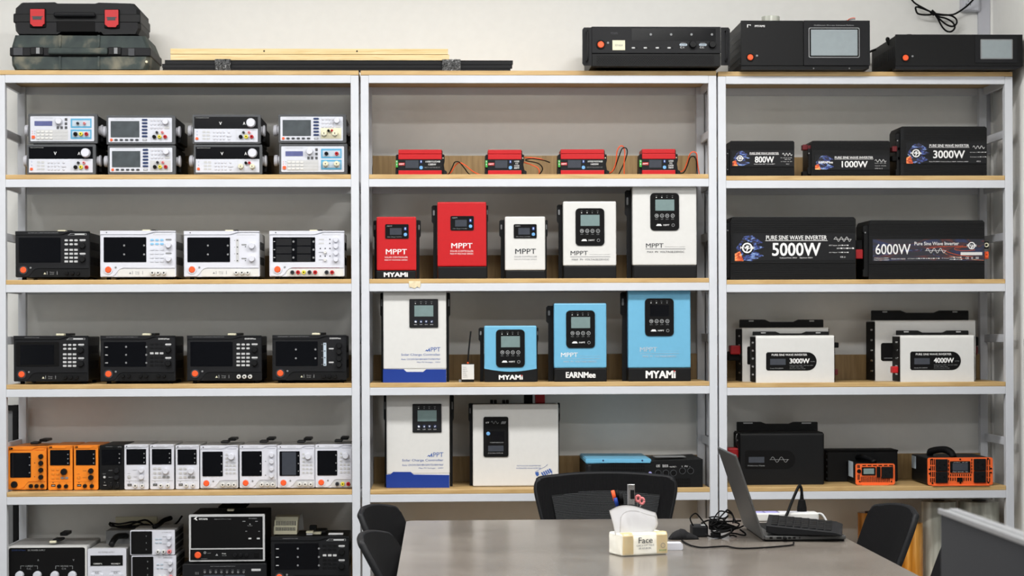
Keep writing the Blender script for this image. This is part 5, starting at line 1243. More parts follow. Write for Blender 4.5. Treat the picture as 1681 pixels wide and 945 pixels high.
# ================================================================ bottom shelf, left rack
G = (0, 800, 5.6033); H = (290, 800, 5.4226)
z5 = ZL[5]
def lower(name, label, cat, crop, Y, uc, group=None, rest=None):
    d = D(name, label, cat, crop, Y, 0, 800, uc, group); d.dz = 0; r = z5 if rest is None else rest
    d.root.location.z = r; d.Z0 = r; return d
d = lower('bench_power_supply', 'big bench power supply with a black face in a white shell, lowest left', 'power supply', G, 6.44, 440)
vb = 800+0; 
def vz(d, z, u=400):          # crop row of a world height
    lo, hi = -2000., 4000.
    for _ in range(40):
        m = (lo+hi)/2
        if d.w(u, m)[1] > z: lo = m
        else: hi = m
    return lo
b5 = vz(d, z5)
d.box('housing', 72, 540, 800, b5-8, -.26, -.006, 'lgrey', .004); d.rr('shell_rim', 66, 535, 800, b5-4, 26, -.010, 0, 'warmwhite'); d.rr('front_panel', 84, 552, 782, b5-20, 18, 0, .002, 'deep')
d.text('DC POWER SUPPLY', 258, 568, 418, 582, 'printgrey', .0026); d.text('EARNMee', 110, 568, 235, 582, 'navy', .0026)
for a, t in ((190, 'CURRENT'), (512, 'VOLTAGE')):
    d.text(t, a+45, 714, a+118, 728, 'printgrey', .0026); d.text('C.C.' if a < 300 else 'C.V.', a+58, 738, a+100, 752, 'printgrey', .0026)
    d.boxes('bracket_marks', [(a, 718, a+3, 748), (a, 718, a+36, 721), (a+155, 718, a+158, 748), (a+125, 718, a+158, 721)], .002, .0026, 'printgrey')
    for u in (a-4, a+158): d.cyl('knob', u, 802, 37, .002, .022, 'white')
d.text('A', 346, 656, 360, 674, 'printgrey', .0026); d.text('V', 670, 656, 686, 674, 'printgrey', .0026)
o = d.box('carry_handle', 452, 490, 535, 512, -.12, -.05, 'black2', .003); d.box('handle_end', 436, 500, 498, 520, -.048, -.03, 'cream', .002, par=o); d.box('handle_end', 485, 448, 555, 480, -.2, -.12, 'black', .002, par=o)
for u in (110, 700): d.box('foot', u, b5-4, u+50, b5, -.05, -.02, 'deep')
d = lower('bench_power_supply', 'white bench power supply with a black display strip, beside the big black-faced one', 'power supply', G, 6.44, 985)
b5 = vz(d, z5)
d.box('housing', 812, 566, 1156, b5-8, -.24, -.006, 'lgrey', .004); d.rr('front_panel', 806, 560, 1160, b5-4, 16, -.010, 0, 'white')
d.text('DC POWER SUPPLY', 905, 587, 1055, 600, 'inkgrey', .0006)
o = d.box('display', 832, 623, 1130, 717, 0, .0014, 'deep'); d.text('CURRENT A', 860, 693, 940, 706, 'printwhite', .0018, .5, par=o); d.text('VOLTAGE V', 1022, 693, 1106, 706, 'printwhite', .0018, .5, par=o)
for a in (850, 1022):
    d.text('C.C.' if a < 900 else 'C.V.', a+26, 775, a+62, 790, 'ink', .0006, 1)
    for u in (a, a+84): d.cyl('knob', u, 808, 20, 0, .014, 'white')
    d.boxes('bracket_marks', [(a, 768, a+84, 770)], 0, .0006, 'inkgrey')
d.tube('carry_handle', [(1005, 540, -.04), (1020, 500, -.06), (1040, 475, -.09), (1080, 485, -.14), (1095, 500, -.18)], .010, 'black', seg=8)
for u in (830, 1100): d.box('foot', u, b5-4, u+40, b5, -.05, -.02, 'deep')
# small pair
def pair_psu(label, q, rest):
    d = D('bench_power_supply', label, 'power supply', fit((1198, 507, 1608, 735), q), 6.44, rest, 740, 1400, 'pair of white and black bench supplies')
    d.box('housing', 1204, 513, 1602, 730, -.24, -.006, 'lgrey', .003); d.rr('front_panel', 1198, 507, 1608, 735, 10, -.010, 0, 'white'); d.rr('display', 1206, 517, 1400, 727, 8, 0, .002, 'deep')
    for v, t in ((562, 'V'), (623, 'A'), (684, 'W')): d.text(t, 1342, v-8, 1352, v+8, 'printgrey', .0026)
    for u in (1442, 1477):
        for v in (588, 621): d.box('key', u-12, v-6, u+12, v+6, 0, .002, 'bluegrey', .0004)
    for v in (570, 635): d.cyl('knob', 1558, v, 21, 0, .014, 'white'); d.boxes('knob_mark', [(1498, v-4, 1532, v-1)], 0, .0006, 'inkgrey')
    d.text('DC POWER SUPPLY', 1490, 523, 1582, 531, 'inkgrey', .0006)
    for u, m_ in ((1455, 'warmwhite'), (1508, 'warmwhite'), (1560, 'pink')): d.socket(u, 703, 20, m_, 0)
    bm = bmesh.new(); x, z = d.p(1602, 620)
    for k in range(8):
        for j in range(3): box_bm(bm, x-.001, x+.0006, .03+.025*k, .045+.025*k, z-.03+.022*j, z-.014+.022*j)
    bm_obj('side_vents', bm, 'deep', d.root)
    for u in (1230, 1530): d.box('foot', u, 735, u+30, 740, -.04, -.02, 'deep')
    return d
lowpx = PX(0, 800, A5, (1210, 748, 1620, 976)); 
dl = pair_psu('lower of the two stacked white bench supplies with black displays', lowpx, z5+.045)
boxz = dl.root.location.z
# riser box under the pair
o = tag(box('wood_riser', inv(215, 900, 6.44)[0], inv(290, 900, 6.44)[0], 6.45, 6.68, z5, boxz-.0003, 'board_wood', bev=.001), 'small wooden riser under the stacked white supplies', 'riser')
tp = dl.Z0+dl.p(1400, 507)[1]
dt = pair_psu('upper of the two stacked white bench supplies, with a black handle on top', PX(0, 800, A5, (1198, 507, 1608, 735)), tp+.0002)
dt.tube('carry_handle', [(1390, 495, -.06), (1430, 478, -.08), (1460, 450, -.12), (1500, 445, -.18)], .008, 'deep', seg=8)
# grey box with cable behind
d = lower('metal_box', 'grey metal box with a coiled cable on top, behind the white supplies', 'metal box', G, 6.60, 1250)
b5 = vz(d, z5, 1250)
d.box('housing', 975, 392, 1525, b5, -.10, 0, 'grey', .003)
zg = d.w(1250, 392)[1]
dm = D('manual_booklet', 'cream booklet lying upright against the wall on the grey box', 'booklet', G, 6.68, zg+.0002, 392, 1250)
dm.box('cover', 1062, 292, 1445, 392, -.012, 0, 'cream', .001)
dc = D('cable_coil', 'loose loops of dark cable on the grey metal box', 'cable', G, 6.63, zg+.004, 386, 1220)
rn = random.Random(3)
dc.tube('cable', [(1000, 350, -.01), (1040, 365, .01), (1180, 358, .01), (1280, 322, .0), (1340, 315, -.01), (1400, 350, 0), (1420, 400, .012)], .0032, 'deep')
dc.tube('cable', [(1000, 340, -.02), (1080, 375, 0), (1200, 375, .015), (1320, 350, .01), (1390, 360, .01), (1420, 400, .02)], .0032, 'deep')
dc.tube('cable', [(1010, 345, -.02), (1100, 350, -.01), (1220, 330, -.01), (1300, 340, 0), (1340, 375, .01), (1250, 380, .015), (1120, 372, .01)], .0032, 'black2')
dc.tube('cable', [(1120, 372, .01), (1260, 366, .0), (1450, 380, -.02), (1540, 378, -.03), (1610, 350, -.03), (1665, 280, -.03)], .0032, 'deep')
# black/silver unit on another black unit
d = lower('bench_power_supply', 'black supply with a silver frame and red button, on another black unit', 'power supply', H, 6.42, 450)
base = 672
z_un = d.w(450, base)[1]; d.root.location.z = z_un; d.Z0 = z_un
d.box('housing', 118, 245, 780, 652, -.27, -.006, 'black', .003); d.rr('silver_frame', 110, 238, 784, 656, 8, -.010, 0, 'lgrey', label='silver front frame')
d.box('front_panel', 128, 258, 766, 536, 0, .001, 'deep'); d.box('lower_panel', 122, 549, 768, 642, 0, .001, 'black')
d.poly('logo_mark', [(152, 280), (170, 262), (185, 262), (172, 276), (188, 290), (172, 290), (165, 280)], .001, .0016, 'printwhite'); d.text('MYAMi', 200, 272, 275, 287, 'printwhite', .0016, 2)
d.text('Adjustable DC Power Supply', 335, 276, 486, 285, 'printgrey', .0016); d.text('MY-K6060D', 642, 270, 714, 278, 'printgrey', .0016)
for u in (652, 728): d.box('key', u-13, 446, u+13, 459, .001, .003, 'lgrey', .0004)
d.text('OUTPUT', 630, 335, 676, 343, 'printgrey', .0016); d.boxes('tiny_marks', [(586, 297, 612, 302), (700, 297, 722, 302), (612, 386, 628, 390), (726, 386, 742, 390), (648, 320, 658, 330)], .001, .0016, 'printgrey')
power_button(d, 190, 600, 31, 'redorange', 'black', .001); d.ring('led', 252, 578, 11, 6, .001, .002, 'printgrey'); d.text('OUTPUT', 272, 580, 304, 586, 'printgrey', .0016); d.text('POWER SUPPLY', 218, 629, 274, 636, 'printgrey', .0016)
d.text('Power', 405, 581, 442, 591, 'printwhite', .0016, .5); d.text('On Off', 405, 600, 445, 608, 'printgrey', .0016); d.poly('warning_triangle', [(346, 606), (370, 606), (358, 586)], .001, .0016, 'printgrey')
for u, m_ in ((522, 'black2'), (572, 'black2'), (624, 'black2')): d.socket(u, 598, 16, m_, .001)
d.box('switch', 692, 575, 730, 616, .001, .004, 'deep', .001)
o = d.box('carry_handle', 350, 180, 600, 200, -.2, -.06, 'deep', .003); d.box('handle_end', 440, 200, 500, 218, -.056, -.03, 'cream', .002, par=o)
d.box('foot', 420, 656, 480, 672, -.05, -.02, 'dkgrey', .001); d.box('foot', 420, 656, 480, 672, -.25, -.22, 'dkgrey', .001)
d = lower('bench_power_supply', 'black many-channel unit underneath the silver-framed supply', 'power supply', H, 6.41, 450)
b5 = vz(d, z5, 450)
zt5 = z_un-.0003; vt = vz(d, zt5, 450)
d.box('housing', 56, vt, 796, b5-8, -.28, -.004, 'black', .003); d.box('front_panel', 52, vt+5, 800, b5-5, -.006, 0, 'black2', .001)
d.text('EIGHT CHANNEL ADJUSTABLE POWER SUPPLY', 300, 697, 522, 705, 'printgrey', .0006)
for k in range(8): d.ring('indicator', 250+49.5*k, 752, 9, 5, 0, .001, 'printgrey', seg=10); d.text('CH %d' % (k+1), 240+49.5*k, 730, 262+49.5*k, 737, 'printgrey', .0006)
d.box('sticker', 666, 722, 748, 742, 0, .0008, 'lgrey', .0002); d.boxes('vent_marks', [(165+12*i, 752+8*j, 172+12*i, 756+8*j) for i in range(3) for j in range(3)], 0, .0006, 'grey')
for a in (240, 432): d.box('display', a, 775, a+175, 850, 0, .001, 'lcd_dark')
for u in (90, 700): d.box('foot', u, b5-6, u+50, b5, -.05, -.02, 'deep'); d.box('foot', u, b5-6, u+50, b5, -.25, -.22, 'deep')
# right black wide supply + din rail unit
q = PX(290, 800, B5, (840, 503, 1535, 930))
zr_ = inv(500, q[3]+3, 6.43)[1]
d = wide_psu('wide black bench supply on the lowest shelf carrying the cream vented module', q, z5+.02, 6.43, True, 'led9', 'three', 'six', 'dc')
tag(box('wood_riser', inv(452, 940, 6.45)[0], inv(568, 940, 6.45)[0], 6.46, 6.68, z5, z5+.0197, 'back_wood', bev=.001), 'thin wooden riser under the lowest black bench supply', 'riser')
d.box('pale_ruler', 640, 192, 770, 205, -.05, -.02, 'lgrey', .001)
zt6 = d.Z0+d.p(480, 213)[1]
o = D('din_rail_supply', 'small cream vented power module on the lowest black supply', 'power module', H, 6.50, zt6+.0004, 495, 970)
o.poly('housing', [(866, 495), (866, 425), (872, 425), (872, 370), (880, 370), (880, 340), (1082, 340), (1082, 370), (1076, 370), (1072, 425), (1070, 495)], -.075, 0, 'cream')
o.poly('side_case', [(1072, 345), (1105, 335), (1112, 400), (1120, 470), (1074, 480)], -.09, -.078, 'lgrey')
o.boxes('vent_slots', [(884+14.2*i, 376, 892+14.2*i, 416) for i in range(13)]+[(882+13.8*i, 432, 890+13.8*i, 462) for i in range(13)], 0, .0008, 'dkgrey')
o = D('usb_plug', 'pale connector with a black clip on the lowest black supply', 'connector', H, 6.47, zt6+.0004, 493, 1185)
o.box('plug_shell', 1152, 460, 1215, 476, -.03, 0, 'cream', .001); o.box('plug_base', 1155, 478, 1210, 493, -.03, -.002, 'lgrey', .001); o.box('clip', 1175, 420, 1238, 458, -.07, -.035, 'deep', .002)
# ================================================================ the table and what stands on it
ZT = .75
TL = -.098; TR = 1.052; TF = 5.575; TN = 3.15
o = empty('meeting_table', ((TL+TR)/2, (TF+TN)/2, 0), 'large grey-brown table in front of the racks', 'table')
cx, cy = (TL+TR)/2, (TF+TN)/2; hw = (TR-TL)/2; hd = (TF-TN)/2
bm = bmesh.new()
pts = rrpts(-hw, hw, -hd, hd, .025, 5)
a = [bm.verts.new((x, y, ZT)) for x, y in pts]; b = [bm.verts.new((x, y, ZT-.03)) for x, y in pts]; bm.faces.new(a); bm.faces.new(b[::-1])
for i in range(len(pts)): bm.faces.new((a[i], b[i], b[(i+1) % len(pts)], a[(i+1) % len(pts)]))
bmesh.ops.bevel(bm, geom=[e for e in bm.edges if abs(e.verts[0].co.z-e.verts[1].co.z) < 1e-6], offset=.0015, segments=2, affect='EDGES')
bm_obj('table_top', bm, 'table_laminate', o)
for x in (-hw+.30, hw-.36):
    for y in (-hd+.3, hd-.46): box('leg', x, x+.06, y, y+.06, 0, ZT-.031, 'lgrey', o, .002)
box('stretcher', -hw+.36, hw-.36, hd-.45, hd-.41, ZT-.08, ZT-.0315, 'lgrey', o, .002)
# tissue pack
A = Vector((*on_z(1020.9, 913.6, ZT), 0)); B = Vector((*on_z(1096.5, 909.5, ZT), 0)); C_ = Vector((*on_z(991, 909.5, ZT), 0))
ex = (B-A).normalized(); ey = Vector((-ex.y, ex.x, 0)); Wd = (B-A).length; Dp = .075; Hh = .054
ang = math.atan2(ex.y, ex.x)
tp = empty('tissue_pack', (A.x, A.y, ZT), 'soft tissue pack printed Face with a tissue standing up', 'tissue pack', rz=ang)
def soft_box(name, x0, x1, y0, y1, z0, z1, m, parent, bev=.006, amp=.0008, seed=1):
    bm = bmesh.new(); box_bm(bm, x0, x1, y0, y1, z0, z1, bev, 3); bmesh.ops.subdivide_edges(bm, edges=bm.edges, cuts=2, use_grid_fill=True); r = random.Random(seed)
    for v in bm.verts:
        if v.co.z > z0+.004: v.co += Vector((r.uniform(-1, 1), r.uniform(-1, 1), r.uniform(-1, 1)))*amp
    return bm_obj(name, bm, m, parent, smooth=True)
soft_box('pack', 0, Wd, 0, Dp, 0, Hh, 'pack_pale', tp)
def strip(n, x0, x1, m):
    pts = [(-.0010, .004), (-.0012, Hh-.006), (.004, Hh+.0012), (.020, Hh+.0016)]
    bm = bmesh.new(); a = [bm.verts.new((x0, y, z)) for y, z in pts]; b = [bm.verts.new((x1, y, z)) for y, z in pts]
    for i in range(3): bm.faces.new((a[i], b[i], b[i+1], a[i+1]))
    bmesh.ops.solidify(bm, geom=list(bm.faces), thickness=.0003)
    return bm_obj(n, bm, m, tp)
strip('cream_panel', .002, Wd*.245, 'pack_cream'); strip('cream_panel', Wd*.75, Wd-.002, 'pack_cream')
def ttext(t, x0, x1, z0, z1, m, y=-.0022, bold=0):
    vs, fs = text_geo(t, bold); return obj('lettering', [(x0+a*(x1-x0), y-e_, z0+b*(z1-z0)) for a, b, e_ in vs], fs, m, tp)
ttext('Face', Wd*.355, Wd*.655, Hh*.56, Hh*.82, 'ink', bold=.3); ttext('CARE & SOFT TISSUE', Wd*.31, Wd*.69, Hh*.42, Hh*.50, 'inkgrey'); ttext('柔韧亲肤', Wd*.355, Wd*.63, Hh*.29, Hh*.375, 'inkgrey')
ttext('100张', Wd*.03, Wd*.21, Hh*.07, Hh*.15, 'masking'); ttext('原生木浆', Wd*.80, Wd*.96, Hh*.17, Hh*.25, 'green')
ring_ = [(Wd*.885+.0055*math.cos(a*math.pi/12), -.0022, Hh*.42+.0055*math.sin(a*math.pi/12)) for a in range(25)]
v_, f_ = tube_geo([Vector(p) for p in ring_], .0004, 4); obj('printed_ring', [tuple(q) for q in v_], f_, 'inkgrey', tp)
# tissue sheet: fan widening upward, drawn in the pack's own front view
def tq(px, py): return (px-1020.9)/(1096.5-1020.9)*Wd, (868-py)*.00150+Hh-.004
TOPC = [(1010.5, 829), (1017, 827), (1026, 823.5), (1037, 821.8), (1050, 823), (1063, 827), (1075, 831.5), (1085, 835)]
def tissue(name, top, bot, yb, wob, NV=18):
    bm = bmesh.new(); g = []; tp_ = smooth_pts([(a, b, 0) for a, b in top], 4); n = len(tp_)
    for j in range(NV+1):
        t = j/NV; row = []
        for i in range(n):
            s = i/(n-1); bx = bot[0]+(bot[1]-bot[0])*s
            px = bx+(tp_[i].x-bx)*(t**1.15)+(s**3)*14*math.sin(math.pi*t)*.55; py = 869+(tp_[i].y-869)*t
            x, z = tq(px, py)
            yy = yb+.007*math.sin(s*math.pi*1.4)*t-wob*math.sin(s*9+3*t)*t*(1.2-t)+.003*math.cos(s*17)*t*(1-t)
            row.append(bm.verts.new((x, yy, z)))
        g.append(row)
    for j in range(NV):
        for i in range(n-1): bm.faces.new((g[j][i], g[j][i+1], g[j+1][i+1], g[j+1][i]))
    bmesh.ops.solidify(bm, geom=list(bm.faces), thickness=.0003)
    return bm_obj(name, bm, 'tissue_paper', tp, smooth=True)
tissue('tissue_sheet', TOPC, (1020, 1078), .034, .0055)
tissue('tissue_fold', [(1026, 840), (1034, 833), (1045, 830), (1058, 832), (1070, 837), (1082, 840)], (1024, 1076), .024, .005)
# generic table placement: crop coordinates with a chosen depth
def TD(name, label, cat, crop, u, v, group=None, Y=None):
    """a thing whose drawn point (u, v) touches the table"""
    s = crop[2]; X, Yy = on_z(crop[0]+u/s, crop[1]+v/s, ZT)
    if Y: Yy = Y
    return D(name, label, cat, crop, Yy, ZT, v, u, group)
Q4 = (865, 785, 6.4654)       # crop of chair and pens
Q5 = (1095, 825, 9.888)
Q3 = (980, 780, 6.515)
# pen cup
c_ = TD('pen_cup', 'dark pen cup behind the tissue pack', 'pen cup', Q3, 240, 560, Y=None)
x0, x1, z0, z1 = c_.rect(190, 370, 420, 565); cxm = (x0+x1)/2; R0 = (x1-x0)/2
bm = bmesh.new(); seg = 24; rings = []
for r, z in ((R0, 0), (R0, .062), (R0-.002, .062), (R0-.002, .004)): rings.append([bm.verts.new((cxm+r*math.cos(a*2*math.pi/seg), r*math.sin(a*2*math.pi/seg), z)) for a in range(seg)])
for a, b in zip(rings, rings[1:]):
    for i in range(seg): bm.faces.new((a[i], a[(i+1) % seg], b[(i+1) % seg], b[i]))
bm.faces.new(rings[0]); bm.faces.new(rings[-1]); bm_obj('cup', bm, 'black2', c_.root)
CUPX, CUPY = c_.root.location.x+cxm, c_.root.location.y
def in_cup(name, label, cat, top, dx, dy, r, m, extra=None, group='pens in the dark cup'):
    tx, tz = inv(980+top[0]/6.515, 780+top[1]/6.515, CUPY)
    e = empty(name, (CUPX+dx, CUPY+dy, ZT+.005), label, cat, group)
    a = Vector((0, 0, .0)); b = Vector((tx-CUPX-dx, 0, tz-ZT-.005))
    k = min(R0*.7, .02); a = Vector((0, 0, 0))
    v, f = tube_geo([a, a.lerp(b, .7), b], r, 10); obj('barrel', [tuple(q) for q in v], f, m, e, smooth=True)
    if extra: 
        v, f = tube_geo([a.lerp(b, .72), b*1.01], r*1.3, 10); obj('cap', [tuple(q) for q in v], f, extra, e, smooth=True)
    return e
in_cup('pen', 'red pen with a flat cap, leftmost in the cup', 'pen', (170, 165), -.012, .004, .004, 'deep', 'redorange')
in_cup('pen', 'blue pen leaning left in the cup', 'pen', (192, 240), -.010, -.012, .0042, 'blue', 'blue')
in_cup('pen', 'black pen with a dark blue clip in the cup', 'pen', (215, 165), -.004, .006, .004, 'deep', 'deep')
in_cup('pen', 'black pen in the middle of the cup, beside the knife', 'pen', (250, 195), 0, -.006, .0042, 'deep', 'deep')
e = empty('utility_knife', (CUPX+.008, CUPY, ZT+.005), 'grey translucent cutter knife standing in the cup', 'knife')
tx0, tz0 = inv(980+325/6.515, 780+95/6.515, CUPY); tx1, _ = inv(980+405/6.515, 780+95/6.515, CUPY)
box('knife_body', tx0-CUPX-.008, tx1-CUPX-.008, -.003, .003, .0, tz0-ZT-.005, 'chrome', e, .001); box('knife_slider', tx0-CUPX+.0, tx1-CUPX-.010, -.006, -.003, tz0-ZT-.045, tz0-ZT-.020, 'black', e, .001)
e = empty('scissors', (CUPX+.015, CUPY+.006, ZT+.005), 'pink-handled scissors in the cup', 'scissors')
for px, py in ((442, 250), (482, 275)):
    X, Z = inv(980+px/6.515, 780+py/6.515, CUPY); ox, oz = X-CUPX-.015, Z-ZT-.005
    P_ = [Vector((ox+.006*math.cos(k*math.pi/8), 0, oz+.008*math.sin(k*math.pi/8))) for k in range(17)]
    v, f = tube_geo(P_, .0036, 8); obj('finger_loop', [tuple(q) for q in v], f, 'pink', e, smooth=True)
    v, f = tube_geo([Vector((0, 0, 0)), Vector((ox, 0, oz-.007))], .002, 6); obj('blade', [tuple(q) for q in v], f, 'chrome', e)
# white slab behind tissue
d = TD('card_reader', 'small white rounded device beside the tissue pack', 'device', Q5, 150, 770)
d.rr('shell', -60, 655, 258, 768, 30, -.035, 0, 'white')
# soft black pouch
def lump(name, label, cat, pts, m, group=None, sub=2):
    """blob of cloth: list of (x, y, z, rx, ry, rz) joined by convex hull and smoothed"""
    bm = bmesh.new(); r = random.Random(len(pts))
    for x, y, z, rx, ry, rz_ in pts:
        for a in range(10):
            for b_ in range(5):
                th = a*2*math.pi/10; ph = b_*math.pi/2/4
                bm.verts.new((x+rx*math.cos(th)*math.cos(ph)*r.uniform(.9, 1.1), y+ry*math.sin(th)*math.cos(ph)*r.uniform(.9, 1.1), z+rz_*math.sin(ph)*r.uniform(.92, 1.08)))
    h = bmesh.ops.convex_hull(bm, input=bm.verts)
    bmesh.ops.delete(bm, geom=[v for v in bm.verts if not v.link_faces], context='VERTS')
    o = bm_obj(name, bm, m, smooth=True); return tag(o, label, cat, group)
X, Yp = on_z(1095+180/9.888, 825+610/9.888, ZT)
e = empty('cloth_pouch', (X, Yp+.03, ZT), 'crumpled black cloth pouch left of the cable heap', 'pouch')
def part_lump(pts, m, par):
    o = lump('fabric_fold', 'x', 'x', pts, m); del o['label']; del o['category']; o.parent = par; return o
S5 = 1/9.888/F*Yp
def q5(u, v, dy=0): return ((u-180)*S5, dy, (610-v)*S5)
part_lump([(*q5(90, 604), .008, .015, .006), (*q5(140, 600), .012, .018, .016), (*q5(220, 600), .016, .018, .022)], 'fabric', e)
part_lump([(*q5(240, 600), .012, .018, .024), (*q5(290, 600), .014, .018, .024), (*q5(340, 602), .014, .016, .016)], 'fabric', e)
part_lump([(*q5(330, 602), .014, .018, .018), (*q5(400, 600), .014, .016, .013), (*q5(460, 605), .014, .014, .008)], 'fabric', e)
# power adapter + cables
d = TD('power_adapter', 'black power adapter brick in the cable heap', 'adapter', Q5, 540, 560)
d.box('brick', 415, 375, 670, 560, -.06, 0, 'black2', .004); d.box('label_sticker', 570, 372, 660, 375, -.03, -.01, 'lgrey')
DA = d
d = TD('cable_heap', 'tangled heap of black cables on the table beside the laptop', 'cables', Q5, 850, 570)
CH = [
 [(670, 400, -.02), (560, 260, -.02), (480, 180, -.01), (420, 190, 0), (375, 240, .005), (385, 300, .005), (425, 370, .0)],
 [(700, 430, 0), (720, 330, .01), (770, 220, .01), (850, 140, .0), (950, 150, -.01), (1060, 190, -.01), (1090, 260, 0), (1090, 320, .01)],
 [(700, 370, .01), (800, 310, .01), (860, 220, .01), (940, 150, .0), (990, 120, -.01), (1050, 160, -.01), (1085, 240, -.01), (1080, 340, -.01)],
 [(960, 160, -.02), (1010, 130, -.02), (1070, 200, -.02), (1110, 270, -.02), (1135, 320, -.02)],
 [(690, 245, -.01), (760, 225, 0), (860, 235, .01), (930, 290, .01), (960, 350, .01), (900, 400, .01), (800, 420, .01), (720, 430, .01), (690, 400, .01)],
 [(690, 250, 0), (740, 270, 0), (850, 260, -.005), (950, 250, -.01), (1000, 215, -.01), (930, 280, .0), (880, 340, .01), (800, 390, .015)],
 [(580, 350, -.03), (700, 300, -.03), (850, 310, -.03), (1000, 320, -.03), (1230, 310, -.03)],
 [(690, 440, .02), (780, 470, .02), (900, 460, .02), (1020, 440, .01), (1150, 410, 0), (1250, 380, -.01)],
 [(400, 510, .01), (460, 570, .02), (600, 600, .03), (760, 580, .03), (930, 530, .02), (1020, 470, .02), (1030, 410, .01), (980, 400, .0), (860, 430, .01), (740, 470, .02)],
 [(1020, 490, .0), (1120, 500, 0), (1200, 520, 0), (1270, 525, 0), (1260, 490, 0), (1180, 430, 0)],
 [(1000, 530, .01), (1060, 520, .01), (1120, 540, .01)],
 [(690, 350, -.01), (780, 380, 0), (900, 360, .01), (1000, 380, .01), (1080, 430, .0), (980, 500, .01), (850, 540, .015), (720, 540, .02), (600, 500, .02)],
 [(720, 320, 0), (760, 400, .01), (830, 440, .015), (940, 440, .015), (1040, 420, .01), (1130, 400, .0), (1180, 350, -.01), (1110, 320, -.015)]]
for k, c in enumerate(CH): d.tube('cable', c, .0019 if k < 6 else .0023, 'deep', seg=8)
d.box('plug', 700, 470, 860, 560, .0, .02, 'deep', .004) ; d.poly('plug', [(700, 300), (960, 330), (1160, 400), (1000, 470), (700, 440)], -.03, -.015, 'deep')
# cable from heap to laptop
zc = ZT+.0032; P_ = []
for u, v in ((240, 625), (290, 665), (400, 715), (560, 745), (760, 735), (960, 725), (1060, 745), (1200, 760), (1420, 755), (1680, 740), (1900, 720), (2040, 700)):
    X, Yy = on_z(1095+u/9.888, 825+v/9.888, ZT); P_.append((X, Yy, zc))
P_.append((P_[-1][0]+.006, P_[-1][1]+.02, zc+.004))
o = tube('charging_cable', P_, .0022, 'deep'); tag(o, 'thin black cable running in front of the laptop to its port', 'cable')
# ---------------------------------------------------------------- laptop
hn = Vector((*on_z(1253, 889, ZT), 0)); hf = Vector((*on_z(1224, 868.5, ZT), 0))
dv = (hf-hn); Lw = .335; dv.normalize(); la = math.atan2(dv.y, dv.x)-math.pi/2
lp = empty('laptop', (hn.x, hn.y, ZT), 'open grey laptop seen from the side, lid leaning left', 'laptop', rz=la)
BW = .213; TB = .0105
box('base', .004, BW, 0, Lw, .0045, .0045+TB, 'laptop_grey', lp, .003)
box('bottom_pad', .006, BW-.004, .004, Lw-.004, .0, .0044, 'deep', lp, .001)
box('keyboard_deck', .03, .13, .012, Lw-.012, .0045+TB, .0045+TB+.0012, 'black', lp, .0004)
for x, w, m_ in ((.016, .008, 'deep'), (.034, .013, 'deep'), (.064, .007, 'deep'), (.076, .007, 'deep'), (.092, .003, 'deep')):
    box('port', x, x+w, -.0006, .001, .0075, .0125, m_, lp)
box('charging_plug', .050, .058, -.018, -.0005, .0065, .0135, 'deep', lp, .002)
lt = math.radians(18.5)
bm = bmesh.new(); box_bm(bm, -.003, .003, 0, Lw, 0, .228, .0025)
bmesh.ops.rotate(bm, verts=bm.verts, matrix=Matrix.Rotation(-lt, 3, 'Y')); bmesh.ops.translate(bm, verts=bm.verts, vec=(.002, 0, .006))
ld = bm_obj('lid', bm, 'laptop_grey', lp)
bm = bmesh.new(); box_bm(bm, .0031, .0036, .008, Lw-.008, .012, .222)
bmesh.ops.rotate(bm, verts=bm.verts, matrix=Matrix.Rotation(-lt, 3, 'Y')); bmesh.ops.translate(bm, verts=bm.verts, vec=(.002, 0, .006))
bm_obj('display', bm, 'screen', ld)
# numeric keyboard on the laptop
kb = empty('keyboard', (lp.location.x-.020, lp.location.y+.018, ZT+.0168), 'small black keyboard lying askew on the laptop base', 'keyboard', rz=la+math.radians(-12))
kb.rotation_euler.x = math.radians(7)
bm = bmesh.new(); prism(bm, [(.03, .006), (.03, .025), (.205, .009), (.222, .002), (.222, -.0002), (.06, .0)], 0, .13); kt = math.atan2(-.024, .175)
bmesh.ops.bevel(bm, geom=list(bm.edges), offset=.0015, segments=1, affect='EDGES')
bm_obj('case', bm, 'black2', kb)
proto = None
for i in range(8):
    for j in range(5):
        x = .042+i*.0195; z = .025-(x-.03)*.0914+.0006
        k = box('key', x, x+.016, .012+j*.0225, .030+j*.0225, z-.003, z+.0012, 'black', kb, .0008)
# power strip
Yp2 = 5.47
d = D('power_strip', 'white power strip behind the laptop', 'power strip', (1160, 730, 4.723), Yp2, ZT, 595, 620)
d.box('body', 355, 530, 872, 594, -.055, 0, 'warmwhite', .004)
zz_ = d.p(600, 530)[1]
for u in (400, 510, 620, 740): 
    x = d.p(u, 530)[0]; box('outlet', x-.022, x+.022, .008, .05, zz_, zz_+.0012, 'lilac' if u < 550 else 'white2', d.root, .0004)
pz = ZT+zz_+.0016
e = D('mains_plug', 'black mains plug standing in the power strip', 'plug', (1160, 730, 4.723), Yp2+.03, pz, 517, 738)
bm = bmesh.new(); rings = []
for v, r in ((517, 38), (490, 38), (430, 26), (425, 17), (385, 12)):
    x, z = e.p(738, v); R = e.len(r); rings.append([bm.verts.new((x+R*math.cos(a*math.pi/8), R*.7*math.sin(a*math.pi/8), z)) for a in range(16)])
for a, b in zip(rings, rings[1:]):
    for i in range(16): bm.faces.new((a[i], a[(i+1) % 16], b[(i+1) % 16], b[i]))
bm.faces.new(rings[0]); bm.faces.new(rings[-1]); bm_obj('plug_body', bm, 'deep', e.root, smooth=False)
e.tube('cable', [(738, 390, 0), (735, 345, 0), (722, 318, 0), (700, 345, .005), (650, 440, .02), (595, 545, .04), (540, 585, .058), (440, 594, .060)], .0042, 'deep')
